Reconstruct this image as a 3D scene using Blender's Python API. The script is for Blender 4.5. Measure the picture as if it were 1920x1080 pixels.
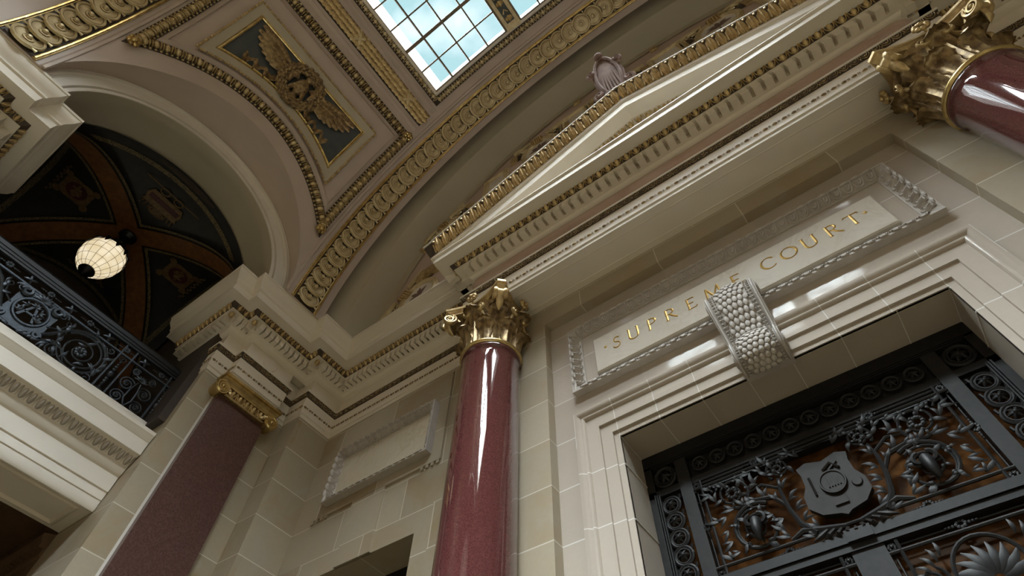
import bpy, bmesh, math, random
from mathutils import Vector as V, Matrix
random.seed(7)
D = bpy.data
SC = bpy.context.scene
COL = SC.collection
sin, cos, pi, rad = math.sin, math.cos, math.pi, math.radians
for o in list(D.objects):
    D.objects.remove(o)

# ------------------------------------------------------------------ camera
cd = D.cameras.new('camera'); cam = D.objects.new('camera', cd); COL.objects.link(cam)
CAMR = ((0.81067586, 0.58511141, 0.02119632), (0.48156259, -0.68692511, 0.54427141), (0.33301969, -0.43102034, -0.83864137))
m = Matrix(CAMR).transposed().to_4x4(); m.translation = V((0.21, -4.0, 1.6))
cam.matrix_world = m
cd.sensor_width = 36.0; cd.lens = 20.37680; cd.clip_start = .05
SC.camera = cam
SC.view_settings.view_transform = 'Standard'; SC.view_settings.look = 'None'
SC.view_settings.gamma = 1.0; SC.view_settings.exposure = 1.2
SC.view_settings.use_curve_mapping = False
SC.cycles.use_denoising = True
SC.cycles.max_bounces = 10; SC.cycles.diffuse_bounces = 5; SC.cycles.glossy_bounces = 4
SC.cycles.transparent_max_bounces = 12; SC.cycles.sample_clamp_indirect = 6.0
SC.cycles.caustics_reflective = False; SC.cycles.caustics_refractive = False

# ------------------------------------------------------------------ mesh builder
class MB:
    def __init__(s): s.v = []; s.f = []
    def add(s, vs, fs):
        n = len(s.v); s.v += [tuple(p) for p in vs]; s.f += [tuple(i + n for i in f) for f in fs]; return s
    def box(s, x0, x1, y0, y1, z0, z1, F=None):
        p = [(x, y, z) for z in (z0, z1) for y in (y0, y1) for x in (x0, x1)]
        if F: p = [F(*q) for q in p]
        return s.add(p, [(0, 2, 3, 1), (4, 5, 7, 6), (0, 1, 5, 4), (2, 6, 7, 3), (0, 4, 6, 2), (1, 3, 7, 5)])
    def grid(s, fn, nu, nv, cu=False, cv=False):
        a = nu if cu else nu + 1; b = nv if cv else nv + 1
        vs = [fn(i / nu, j / nv) for i in range(a) for j in range(b)]
        fs = []
        for i in range(nu):
            for j in range(nv):
                i2 = (i + 1) % a; j2 = (j + 1) % b
                fs.append((i * b + j, i2 * b + j, i2 * b + j2, i * b + j2))
        return s.add(vs, fs)
    def lathe(s, prof, n, F=None, a0=0., a1=360.):
        full = abs(a1 - a0 - 360) < 1e-6
        def fn(u, v):
            r, z = prof[int(round(v * (len(prof) - 1)))]
            a = rad(a0 + (a1 - a0) * u); p = (r * cos(a), r * sin(a), z)
            return F(*p) if F else p
        return s.grid(fn, n, len(prof) - 1, cu=full)
    def tube(s, pts, r, n=6, caps=True, up=None, flat=1.0):
        pts = [V(p) for p in pts]; m_ = len(pts)
        rs = r if isinstance(r, (list, tuple)) else [r] * m_
        ts = []
        for i in range(m_):
            t = pts[min(i + 1, m_ - 1)] - pts[max(i - 1, 0)]
            ts.append(t.normalized() if t.length > 1e-9 else V((0, 0, 1)))
        u = V(up) if up else (V((0, 0, 1)) if abs(ts[0].z) < .9 else V((1, 0, 0)))
        ring = []
        for i in range(m_):
            u = (u - ts[i] * u.dot(ts[i]))
            if u.length < 1e-6: u = ts[i].orthogonal()
            u.normalize(); w = ts[i].cross(u)
            for k in range(n):
                a = 2 * pi * k / n
                ring.append(pts[i] + (w * cos(a) + u * (sin(a) * flat)) * rs[i])
        fs = [(i * n + k, i * n + (k + 1) % n, (i + 1) * n + (k + 1) % n, (i + 1) * n + k) for i in range(m_ - 1) for k in range(n)]
        if caps: fs += [tuple(range(n)), tuple((m_ - 1) * n + k for k in range(n))]
        return s.add(ring, fs)
    def ball(s, c, r, nu=8, nv=6, F=None):
        rx, ry, rz = r if isinstance(r, (tuple, list)) else (r, r, r)
        def fn(u, v):
            a = 2 * pi * u; b = pi * (v - .5)
            p = (c[0] + rx * cos(a) * cos(b), c[1] + ry * sin(a) * cos(b), c[2] + rz * sin(b))
            return F(*p) if F else p
        return s.grid(fn, nu, nv, cu=True)
    def prism(s, poly, h0, h1, F):
        n = len(poly)
        vs = [F(a, b, h0) for a, b in poly] + [F(a, b, h1) for a, b in poly]
        return s.add(vs, [tuple(range(n)), tuple(range(n, 2 * n))] + [(i, (i + 1) % n, n + (i + 1) % n, n + i) for i in range(n)])
    def sweep(s, path, prof, nrm=(0, 0, 1), closed=False, pclosed=False, mod=None):
        """profile (w, h): w along tangent x normal (mitred at corners), h along the normal"""
        P = [V(p) for p in path]; n = len(P)
        N = [V(q) for q in nrm] if isinstance(nrm[0], (tuple, list, V)) else [V(nrm)] * n
        vs = []; k = len(prof)
        for i in range(n):
            a = P[i] - P[i - 1] if (i > 0 or closed) else None
            b = P[(i + 1) % n] - P[i] if (i < n - 1 or closed) else None
            if a is None: a = b
            if b is None: b = a
            s1 = a.cross(N[i]).normalized(); s2 = b.cross(N[i]).normalized()
            m_ = s1 + s2
            m_ = m_.normalized() / max(.35, m_.normalized().dot(s1)) if m_.length > 1e-6 else s1
            for w, h in prof:
                if mod: w, h = mod(i, w, h)
                vs.append(P[i] + m_ * w + N[i] * h)
        fs = []
        for i in range(n if closed else n - 1):
            j = (i + 1) % n
            for q in range(k if pclosed else k - 1):
                q2 = (q + 1) % k
                fs.append((i * k + q, i * k + q2, j * k + q2, j * k + q))
        if not closed and k > 2:
            fs += [tuple(range(k)), tuple((n - 1) * k + q for q in range(k))]
        return s.add(vs, fs)

def mesh(name, mb, mat, smooth=35, base=(0, 0, 0)):
    b = V(base)
    me = D.meshes.new(name)
    me.from_pydata([tuple(V(p) - b) for p in mb.v], [], mb.f)
    me.materials.append(mat)
    if smooth:
        me.polygons.foreach_set('use_smooth', [True] * len(me.polygons))
        me.set_sharp_from_angle(angle=rad(smooth))
    me.update()
    return me

def wloc(o):
    p = V((0, 0, 0))
    while o:
        p += o.location; o = o.parent
    return p

def obj(name, mb, mat, parent=None, smooth=35, label=None, base=None):
    """one mesh object; the mesh is given in world coordinates"""
    b = wloc(parent) if parent else V(base or (0, 0, 0))
    o = D.objects.new(name, mesh(name, mb, mat, smooth, b)); COL.objects.link(o)
    if parent: o.parent = parent
    else: o.location = b
    if label: o['label'] = label
    return o

def inst(name, me, parent, mat4):
    """part sharing mesh data; mat4 is its world matrix"""
    o = D.objects.new(name, me); COL.objects.link(o); o.parent = parent
    o.matrix_local = Matrix.Translation(-wloc(parent)) @ mat4
    return o

def thing(name, label, cat, loc, group=None):
    o = D.objects.new(name, None); COL.objects.link(o); o.location = loc
    o.empty_display_size = .1
    o['label'] = label; o['category'] = cat; o['kind'] = 'thing'
    if group: o['group'] = group
    return o

def tag(o, label, cat, group=None, kind='thing'):
    o['label'] = label; o['category'] = cat; o['kind'] = kind
    if group: o['group'] = group
    return o

def struct(name, mb, mat, label=None, cat=None, smooth=35, parent=None):
    o = obj(name, mb, mat, parent, smooth)
    if not parent:
        o['kind'] = 'structure'
        if label: o['label'] = label
        if cat: o['category'] = cat
    return o

def copy_tree(o, parent=None, loc=None, label=None):
    c = o.copy(); COL.objects.link(c)
    if parent: c.parent = parent
    if loc is not None: c.location = loc
    if label: c['label'] = label
    for ch in list(o.children):
        if ch.name in COL.objects: copy_tree(ch, c)
    return c

def basis(o, ex, ey, ez):
    m_ = Matrix((V(ex), V(ey), V(ez))).transposed().to_4x4(); m_.translation = V(o); return m_

# ------------------------------------------------------------------ materials
class NT:
    def __init__(s, name):
        s.m = D.materials.new(name); s.m.use_nodes = True
        s.t = s.m.node_tree; s.n = s.t.nodes; s.l = s.t.links
        s.b = s.n['Principled BSDF']; s.out = s.n['Material Output']
        s.geo = s.n.new('ShaderNodeNewGeometry')
    def link(s, a, b): s.l.new(a, b)
    def mth(s, op, a, b=None, c=None):
        n = s.n.new('ShaderNodeMath'); n.operation = op
        for i, x in enumerate((a, b, c)):
            if x is None: continue
            if isinstance(x, (int, float)): n.inputs[i].default_value = x
            else: s.link(x, n.inputs[i])
        return n.outputs[0]
    def mix(s, f, a, b):
        n = s.n.new('ShaderNodeMix'); n.data_type = 'RGBA'
        for i, x in ((0, f), (6, a), (7, b)):
            if isinstance(x, (int, float)): n.inputs[i].default_value = x
            elif isinstance(x, tuple): n.inputs[i].default_value = (*x, 1) if len(x) == 3 else x
            else: s.link(x, n.inputs[i])
        return n.outputs[2]
    def noise(s, scale, detail=4, rough=.55, vec=None, dist=0.):
        n = s.n.new('ShaderNodeTexNoise'); n.inputs['Scale'].default_value = scale
        n.inputs['Detail'].default_value = detail; n.inputs['Roughness'].default_value = rough
        n.inputs['Distortion'].default_value = dist
        s.link(vec if vec else s.geo.outputs['Position'], n.inputs['Vector'])
        return n.outputs[0]
    def ramp(s, f, a, b):
        n = s.n.new('ShaderNodeMapRange'); n.inputs[1].default_value = a; n.inputs[2].default_value = b
        s.link(f, n.inputs[0]); return n.outputs[0]
    def xyz(s, v):
        n = s.n.new('ShaderNodeSeparateXYZ'); s.link(v, n.inputs[0]); return n.outputs
    def bump(s, h, strength=.2, dist=.01):
        n = s.n.new('ShaderNodeBump'); n.inputs['Strength'].default_value = strength
        n.inputs['Distance'].default_value = dist; s.link(h, n.inputs['Height'])
        s.link(n.outputs[0], s.b.inputs['Normal'])
    def set(s, **k):
        for a, x in k.items():
            i = s.b.inputs[{'col': 'Base Color', 'rough': 'Roughness', 'metal': 'Metallic', 'spec': 'Specular IOR Level', 'coat': 'Coat Weight'}[a]]
            if isinstance(x, (int, float)): i.default_value = x
            elif isinstance(x, tuple): i.default_value = (*x, 1)
            else: s.link(x, i)
        return s.m

def simple(name, c1, c2=None, scale=6., rough=.5, metal=0., spec=.5, lo=.35, hi=.65, bump=0., bscale=40., detail=4):
    t = NT(name)
    col = c1 if c2 is None else t.mix(t.ramp(t.noise(scale, detail), lo, hi), c1, c2)
    if bump: t.bump(t.noise(bscale, 3), bump, .01)
    return t.set(col=col, rough=rough, metal=metal, spec=spec)

def ashlar(name, c1, c2, c3, joint, w=1.15, z0=7.483, h=.572, rough=.45, spec=.4, jw=.006, mode='wall', seed=0.):
    """stone laid in courses: every block has its own tone; pale mortar lines between them"""
    t = NT(name)
    x, y, z = t.xyz(t.geo.outputs['Position']); nx, ny, nz = t.xyz(t.geo.outputs['True Normal'])
    ax = t.mth('ABSOLUTE', nx); isx = t.mth('GREATER_THAN', ax, .6)
    u = t.mth('ADD', t.mth('MULTIPLY', y, isx), t.mth('MULTIPLY', x, t.mth('SUBTRACT', 1., isx)))
    cz = t.mth('DIVIDE', t.mth('SUBTRACT', z, z0 - 40 * h), h); ci = t.mth('FLOOR', cz); cf = t.mth('FRACT', cz)
    off = t.mth('MULTIPLY', t.mth('MODULO', ci, 2.), .5)
    bu = t.mth('ADD', t.mth('DIVIDE', t.mth('ADD', u, 50. + seed), w), off)
    bi = t.mth('FLOOR', bu); bf = t.mth('FRACT', bu)
    def near(f, size, wid):
        d = t.mth('MINIMUM', f, t.mth('SUBTRACT', 1., f)); return t.mth('LESS_THAN', t.mth('MULTIPLY', d, size), wid)
    if mode == 'wall':
        j = t.mth('MAXIMUM', near(cf, h, jw), near(bf, w, jw))
    elif mode == 'course':
        j = near(cf, h, jw)
    elif mode == 'door':
        xa = t.mth('ABSOLUTE', x); low = t.mth('MULTIPLY', t.mth('LESS_THAN', z, 5.5), t.mth('GREATER_THAN', xa, 1.45))
        vf = t.mth('FRACT', t.mth('DIVIDE', t.mth('ADD', xa, 4.1), .43))
        j = t.mth('ADD', t.mth('MULTIPLY', near(cf, h, jw), low), t.mth('MULTIPLY', near(vf, .43, jw * .8), t.mth('SUBTRACT', 1., low)))
    nn = t.n.new('ShaderNodeTexWhiteNoise'); nn.noise_dimensions = '3D'
    cb = t.n.new('ShaderNodeCombineXYZ'); t.link(bi, cb.inputs[0]); t.link(ci, cb.inputs[1]); t.link(isx, cb.inputs[2]); t.link(cb.outputs[0], nn.inputs['Vector'])
    base = t.mix(nn.outputs['Value'], c1, c2)
    cl = t.ramp(t.noise(2.2, 5, .6, dist=.6), .42, .7)
    base = t.mix(t.mth('MULTIPLY', cl, .7), base, c3)
    fine = t.ramp(t.noise(26., 4, .65), .3, .8)
    base = t.mix(t.mth('MULTIPLY', fine, .14), base, tuple(q * .75 for q in c1))
    return t.set(col=t.mix(j, base, joint), rough=rough, spec=spec)

def marble(name, c1, c2, vein, rough=.1, vs=3., spec=.5, amt=.7):
    t = NT(name)
    base = t.mix(t.ramp(t.noise(1.3, 4), .35, .65), c1, c2)
    n = t.noise(vs, 6, .6, dist=1.6)
    v = t.mth('SUBTRACT', 1., t.ramp(t.mth('ABSOLUTE', t.mth('SUBTRACT', n, .5)), 0., .06))
    v = t.mth('MULTIPLY', v, t.ramp(t.noise(1.7, 3), .4, .75))
    return t.set(col=t.mix(t.mth('MULTIPLY', v, amt), base, vein), rough=rough, spec=spec)

def granite(name, c1, c2, c3, scale, rough, coat=0.):
    t = NT(name)
    n = t.n.new('ShaderNodeTexVoronoi'); n.inputs['Scale'].default_value = scale; t.link(t.geo.outputs['Position'], n.inputs['Vector'])
    f = t.xyz(n.outputs['Color'])[0]
    base = t.mix(t.ramp(f, .25, .75), c1, c2)
    base = t.mix(t.ramp(t.noise(scale * .9, 3), .60, .68), base, c3)
    base = t.mix(t.mth('MULTIPLY', t.ramp(t.noise(3., 3), .4, .7), .3), base, c1)
    return t.set(col=base, rough=rough, coat=coat)

def gold(name, c1, c2, rough=.38, metal=.75, lo=.42, hi=.62, scale=22.):
    t = NT(name)
    f = t.ramp(t.noise(scale, 4, .6), lo, hi)
    t.bump(t.noise(60., 3), .15, .006)
    return t.set(col=t.mix(f, c1, c2), rough=rough, metal=metal)

M = {}
TAN = ((.33, .262, .165), (.45, .40, .31), (.39, .36, .30))
M['stone'] = ashlar('Tan limestone courses', *TAN, (.60, .57, .50), rough=.42, w=1.1, seed=.05)
M['pier'] = ashlar('Tan limestone pier courses', *TAN, (.60, .57, .50), rough=.42, mode='course')
M['pale'] = ashlar('Pale polished limestone', (.44, .39, .335), (.50, .45, .39), (.43, .385, .34), (.64, .63, .60), rough=.05, spec=.05, mode='course')
M['door'] = ashlar('Pale polished door surround', (.46, .41, .355), (.50, .45, .395), (.45, .40, .35), (.68, .67, .64), rough=.04, spec=.055, mode='door', jw=.005)
M['slab'] = marble('Cream marble slab', (.58, .54, .47), (.62, .59, .53), (.40, .35, .28), rough=.05, amt=.5, spec=.05)
M['carved'] = simple('Carved grey stone', (.43, .40, .375), (.49, .46, .43), 8, .6, spec=.25)
M['pink'] = marble('Pink veined marble', (.46, .32, .26), (.52, .40, .34), (.30, .19, .17), rough=.08, vs=7., amt=.6)
M['cream'] = simple('Cream painted plaster', (.76, .71, .62), (.72, .67, .58), 2., .45, bump=.02, spec=.3)
M['white'] = simple('Ivory painted plaster', (.79, .755, .69), (.75, .715, .65), 2., .45, bump=.02, spec=.3)
M['mauve'] = simple('Mauve painted plaster', (.56, .475, .42), (.52, .44, .39), 1.4, .5, bump=.03)
M['pinkp'] = simple('Pale pink painted plaster', (.62, .50, .44), (.58, .47, .41), 1.8, .55)
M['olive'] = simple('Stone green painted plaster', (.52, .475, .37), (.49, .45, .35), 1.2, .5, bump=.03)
M['blue'] = simple('Slate blue painted field', (.06, .075, .082), (.085, .098, .10), 5., .5)
M['gold'] = gold('Antique gilding', (.62, .47, .235), (.42, .30, .14), metal=.5, rough=.36, scale=14.)
M['goldd'] = gold('Dark antique gilding', (.38, .275, .135), (.17, .115, .06), metal=.5, rough=.34, scale=14.)
M['goldl'] = gold('Pale gilding', (.74, .64, .41), (.62, .51, .30), rough=.36, metal=.3, scale=9.)
M['goldb'] = gold('Bright gilding', (.66, .50, .22), (.46, .33, .13), rough=.27, metal=.85, scale=9.)
M['goldg'] = gold('Garland gilding', (.66, .54, .31), (.44, .33, .16), metal=.5, rough=.34, scale=12.)
M['umber'] = simple('Dark umber ground', (.05, .036, .026), (.08, .058, .04), 14, .6)
M['granite'] = granite('Polished red granite', (.085, .026, .026), (.125, .042, .040), (.045, .016, .018), 130., .045, .6)
M['granite2'] = granite('Dark brown red granite', (.088, .042, .038), (.13, .07, .062), (.028, .02, .02), 60., .3)
M['iron'] = simple('Blue black wrought iron', (.045, .055, .07), (.07, .085, .105), 30, .38, metal=.6)
M['ironr'] = simple('Black iron handrail', (.012, .013, .016), None, rough=.3, metal=.3)
M['bronze'] = simple('Dark patinated bronze', (.0085, .0088, .0098), (.014, .0138, .0145), 20, .5, metal=.15, spec=.35)
M['bronzer'] = simple('Brown bronze shield', (.013, .011, .0105), (.019, .016, .0145), 12, .55, metal=.15, spec=.3)
M['joint'] = simple('White mortar', (.66, .65, .61), rough=.6)
M['purple'] = simple('Mauve brown cartouche plaster', (.20, .135, .115), (.25, .18, .155), 9, .75, spec=.2)
M['floor'] = ashlar('Brown marble floor', (.13, .10, .06), (.16, .125, .075), (.11, .085, .06), (.13, .11, .08), rough=.3, w=.9)
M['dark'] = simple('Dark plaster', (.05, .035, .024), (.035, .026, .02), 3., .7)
M['brown'] = simple('Brown painted plaster', (.15, .09, .05), (.11, .066, .038), 4., .55)
M['web'] = simple('Blue black painted vault', (.013, .015, .016), (.022, .023, .022), 5., .5)
M['rib'] = simple('Orange brown mosaic rib', (.20, .088, .026), (.13, .052, .016), 9., .4, bump=.1, bscale=90.)
M['speck'] = simple('Speckled gold border', (.22, .17, .08), (.03, .028, .022), 60., .45, lo=.45, hi=.55)
M['plaq'] = simple('Brown gold painted plaque', (.17, .11, .045), (.10, .062, .028), 18., .5)
M['maroon'] = simple('Maroon painted field', (.07, .018, .022), (.05, .014, .018), 12., .5)
M['black'] = simple('Black metal', (.008, .008, .009), None, rough=.35, metal=.4)
M['bar'] = simple('Grey brown glazing bars', (.20, .165, .115), None, rough=.5)
t = NT('Amber glass'); n1 = t.ramp(t.noise(5., 4, .6, dist=.8), .42, .72)
M['amber'] = t.set(col=t.mix(n1, (.05, .019, .006), (.17, .075, .024)), rough=.12, spec=.5)
# clear glass: a thin sheet
t = NT('Skylight glass')
tr = t.n.new('ShaderNodeBsdfTransparent'); tr.inputs[0].default_value = (.97, .99, 1, 1)
gl = t.n.new('ShaderNodeBsdfGlossy'); gl.inputs['Roughness'].default_value = .03
fr = t.n.new('ShaderNodeFresnel'); fr.inputs[0].default_value = 1.45
mx = t.n.new('ShaderNodeMixShader'); t.link(fr.outputs[0], mx.inputs[0]); t.link(tr.outputs[0], mx.inputs[1]); t.link(gl.outputs[0], mx.inputs[2])
t.link(mx.outputs[0], t.out.inputs[0]); M['glass'] = t.m
# lit globe
t = NT('Lit alabaster globe'); t.set(col=(.8, .74, .6), rough=.4)
n1 = t.ramp(t.noise(5.5, 3), .45, .72)
t.link(t.mix(n1, (.80, .66, .42), (1., .88, .66)), t.b.inputs['Emission Color']); t.b.inputs['Emission Strength'].default_value = .40
M['globe'] = t.m

# ------------------------------------------------------------------ setting out
ZC, R = 9.272, 6.08          # barrel vault axis height and radius
KV = 1.027                   # unitless factor that scales the vault about the camera position
YB = -4.195                   # centre line of the bay
def by(y): return -4 + (y + 4) * KV     # position along the hall, scaled about the camera's own y
def vault(th, y, h=0.):
    a = rad(th); return V(((R - h) * cos(a), y, ZC + (R - h) * sin(a)))
def vnorm(th):
    a = rad(th); return V((-cos(a), 0, -sin(a)))
def th_of(z, x=-1):
    a = math.degrees(math.asin(max(-1, min(1, (z - ZC) / R)))); return 180 - a if x < 0 else a

def cut(o, cutters):
    for c in cutters:
        md = o.modifiers.new('b', 'BOOLEAN'); md.operation = 'DIFFERENCE'; md.solver = 'EXACT'; md.object = c
    bpy.context.view_layer.update()
    dg = bpy.context.evaluated_depsgraph_get()
    me = D.meshes.new_from_object(o.evaluated_get(dg))
    o.modifiers.clear(); o.data = me
    me.polygons.foreach_set('use_smooth', [True] * len(me.polygons)); me.set_sharp_from_angle(angle=rad(30))
    for c in cutters: D.objects.remove(c)
def tmp(mb):
    me = D.meshes.new('tmp'); me.from_pydata(mb.v, [], mb.f)
    bm = bmesh.new(); bm.from_mesh(me); bmesh.ops.recalc_face_normals(bm, faces=bm.faces); bm.to_mesh(me); bm.free()
    o = D.objects.new('tmp', me); COL.objects.link(o); return o

# floor and plain walls
struct('floor', MB().box(-11.2, 7.4, -14.3, 1.9, -.3, 0), M['floor'], smooth=0)
w = MB()
w.box(-7.1, -6.07, 0, .45, 0, 9.6); w.box(-6.07, -4.12, 0, .45, 5.487, 9.6); w.box(-4.12, -2.21, 0, .45, 0, 9.6)
w.box(2.21, 7.1, 0, .45, 0, 9.6); w.box(-2.21, 2.21, 0, .45, 7.8, 9.6)
struct('wall_back', w, M['stone'], smooth=0)
w = MB(); w.box(-2.21, -1.49, 0, .45, 0, 7.8); w.box(1.49, 2.21, 0, .45, 0, 7.8); w.box(-1.49, 1.49, 0, .45, 5.527, 7.8)
struct('wall_back_panel', w, M['pale'], smooth=0)
w = MB(); w.box(-3.53, -2.21, -.135, .01, 0, 8.085); w.box(2.21, 3.53, -.135, .01, 0, 8.085); w.box(-2.21, 2.21, -.135, .01, 7.727, 8.085)
struct('wall_back_pilasters', w, M['stone'], smooth=0)
# raised panel around the tablet on the left part of the back wall
w = MB(); w.box(-6.15, -3.87, -.028, .01, 6.40, 8.0); w.box(-5.36, -4.78, -.028, .01, 5.487, 6.41); w.box(-3.87, -3.5, -.022, .01, 0, 5.77)
w.box(-6.52, -6.07, -.012, .01, 0, 5.76)
for x0 in (-6.14, -4.19):
    for k in range(4): w.box(x0 + k * .085, x0 + k * .085 + .045, -.024, .01, 6.355, 6.40)
struct('wall_back_trim', w, M['stone'], smooth=0)
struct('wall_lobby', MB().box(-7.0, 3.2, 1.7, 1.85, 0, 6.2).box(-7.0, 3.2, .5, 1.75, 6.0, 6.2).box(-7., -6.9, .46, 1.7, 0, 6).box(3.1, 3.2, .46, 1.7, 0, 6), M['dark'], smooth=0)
w = MB(); w.box(-8.15, -6.93, -2.12, .45, 0, 9.55); w.box(-6.95, -6.525, -.63, .01, 0, 9.5)
w.box(-8.15, -6.93, -14.2, -6.26, 0, 9.55)
struct('wall_left', w, M['pier'], smooth=0)
w = MB(); w.box(6.93, 7.3, -14.2, .45, 0, 9.6); w.box(6.525, 6.95, -.63, .01, 0, 9.5)
for y in (-3.2, -5.2, -9, -11.5): w.box(6.8, 6.95, y - .45, y + .45, 0, 8.0)
struct('wall_right', w, M['stone'], smooth=0)
struct('wall_front', MB().box(-8.2, 7.4, -14.4, -14.1, 0, 15.5), M['brown'], smooth=0)

# barrel vault
vb = MB(); n = 120; Y0, Y1 = -14.2, -1.22
def vring(rr, y): return [(rr * cos(rad(3.1 + 173.8 * i / n)), y, ZC + rr * sin(rad(3.1 + 173.8 * i / n))) for i in range(n + 1)]
vs = vring(R, Y0) + vring(R, Y1) + vring(R + .8, Y0) + vring(R + .8, Y1); q = n + 1
fs = []
for i in range(n):
    fs += [(i, i + 1, q + i + 1, q + i), (2 * q + i, 3 * q + i, 3 * q + i + 1, 2 * q + i + 1),
           (i, 2 * q + i, 2 * q + i + 1, i + 1), (q + i, q + i + 1, 3 * q + i + 1, 3 * q + i)]
fs += [(0, q, 3 * q, 2 * q), (n, 2 * q + n, 3 * q + n, q + n)]
vb.add(vs, fs)
bo = tmp(vb); bo.name = 'ceiling'; bo.data.materials.append(M['mauve']); bo['kind'] = 'structure'
def arch_ring(X, zc, r, k=40):
    return [(X, YB + r, 8.0)] + [(X, YB + r * cos(pi * i / k), zc + r * sin(pi * i / k)) for i in range(k + 1)] + [(X, YB - r, 8.0)]
rings = [arch_ring(-4.73, 9.92, 1.838), arch_ring(-6.27, 9.549, 2.229), arch_ring(-7.8, 9.549, 2.25)]
cm = MB(); k = len(rings[0]); cm.add(sum(rings, []), [(a * k + i, a * k + (i + 1) % k, (a + 1) * k + (i + 1) % k, (a + 1) * k + i) for a in (0, 1) for i in range(k)] + [tuple(range(k)), tuple(2 * k + i for i in range(k))])
cut(bo, [tmp(cm), tmp(MB().box(-3.28, 3.28, by(-5.88), by(-2.50), 10, 18)), tmp(MB().box(-3.28, 3.28, -12.9, -7.4, 10, 18))])

# recess around the lunette and the lunette wall
cv = [(6.5, -1.25), (6.42, -1.20), (6.27, -1.10), (6.12, -1.0), (6.0, -.91), (5.96, -.875), (5.935, -.87), (5.92, -.855), (5.92, -.6), (5.92, -.3)]
def cove(u, v):
    r, y = cv[int(round(v * (len(cv) - 1)))]; a = rad(180 * u); return (r * cos(a), y, 9.65 + r * sin(a))
struct('ceiling_cove', MB().grid(cove, 96, len(cv) - 1), M['olive'])
def halfdisc(r0, r1, y, d):
    mb = MB()
    mb.grid(lambda u, v: ((r0 + (r1 - r0) * v) * cos(pi * u), y, 9.5 + (r0 + (r1 - r0) * v) * sin(pi * u)), 80, 1); return mb
struct('wall_lunette', halfdisc(0.01, 5.98, -.30, 0), M['pinkp'])
struct('trim_lunette', MB().grid(lambda u, v: ((5.60 + .32 * v) * cos(pi * u), -.32 + .015 * v, 9.65 + (5.60 + .32 * v) * sin(pi * u)), 80, 1), M['olive'])
struct('wall_lunette_backing', MB().box(-7.1, 7.1, -.2, -.1, 9.0, 16.5), M['dark'], smooth=0)

# left arch: archivolt and soffit
ap = [(-.0, -6.1)]
path = [(-6.27, YB + 1.879, 9.5)] + [(-6.27, YB + 1.879 * cos(pi * i / 60), 9.518 + 1.879 * sin(pi * i / 60)) for i in range(61)] + [(-6.27, YB - 1.879, 9.5)]
obj_s = struct('trim_arch_soffit', MB().sweep(path, [(.045, -1.05), (.045, -.80), (.03, -.76), (.03, -.30), (.004, -.24), (.004, -.004)], (1, 0, 0)), M['olive'])  # darker olive colour stands in for the shade under the arch
prof = [(.004, -.02), (0, 0), (.055, 0), (.058, -.04), (.085, -.04), (.088, .012), (.225, .012), (.23, .022), (.24, .022), (.245, .0), (.26, .0), (.275, .02), (.285, .035), (.295, .035), (.30, .018), (.315, .018), (.325, -.0), (.345, -.005), (.36, .01), (.375, .01), (.40, -.03), (1.5, -.03)]
struct('trim_arch_left', MB().sweep(path, prof, (1, 0, 0)), M['white'])
struct('wall_left_upper', MB().box(-7.15, -6.45, -2.05, -.2, 9.4, 9.6).box(-7.15, -6.45, -14.1, -6.4, 9.4, 9.6).box(-7.15, -7.1, -2.3, -.2, 9.5, 13).box(-7.15, -7.1, -7.4, -6.1, 9.5, 13), M['white'], smooth=0)

# corridor beyond the arch: groin vault, ribs, painted plaques
XC, A, ZS = -8.99, 1.93, 9.46
def gz(dx, dy):
    return ZS + max(math.sqrt(max(0, A * A - dx * dx)), math.sqrt(max(0, A * A - dy * dy)))
g = MB().grid(lambda u, v: (XC + A * sin((u - .5) * pi), YB + A * sin((v - .5) * pi), gz(A * sin((u - .5) * pi), A * sin((v - .5) * pi))), 48, 48)
struct('ceiling_corridor', g, M['web'], smooth=50)
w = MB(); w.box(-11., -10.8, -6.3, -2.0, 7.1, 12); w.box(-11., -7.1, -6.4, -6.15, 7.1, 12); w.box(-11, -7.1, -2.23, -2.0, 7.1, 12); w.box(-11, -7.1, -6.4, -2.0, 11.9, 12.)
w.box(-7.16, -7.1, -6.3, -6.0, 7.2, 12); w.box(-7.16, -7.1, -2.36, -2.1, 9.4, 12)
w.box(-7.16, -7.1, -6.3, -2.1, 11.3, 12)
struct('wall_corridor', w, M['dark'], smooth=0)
def ribline(sx, t): return (XC + t * A * .985, YB + sx * t * A * .985, ZS + A * math.sqrt(max(0, 1 - (t * .985) ** 2)))
def ribstrip(sx, w0, w1, dz):
    mb = MB(); k = 48; nx, ny = -sx * .7071, .7071
    mb.grid(lambda u, v: tuple(V(ribline(sx, sin((u - .5) * pi))) + V((nx * (w0 + (w1 - w0) * v), ny * (w0 + (w1 - w0) * v), -dz))), k, 1)
    return mb
for sx in (1, -1):
    struct('trim_rib', ribstrip(sx, -.19, .19, .03), M['rib'])
    for s in (1, -1):
        struct('trim_rib_border', ribstrip(sx, s * .23, s * .285, .022), M['speck'])
        struct('trim_rib_edge', ribstrip(sx, s * .19, s * .23, .026), M['black'])
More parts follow.
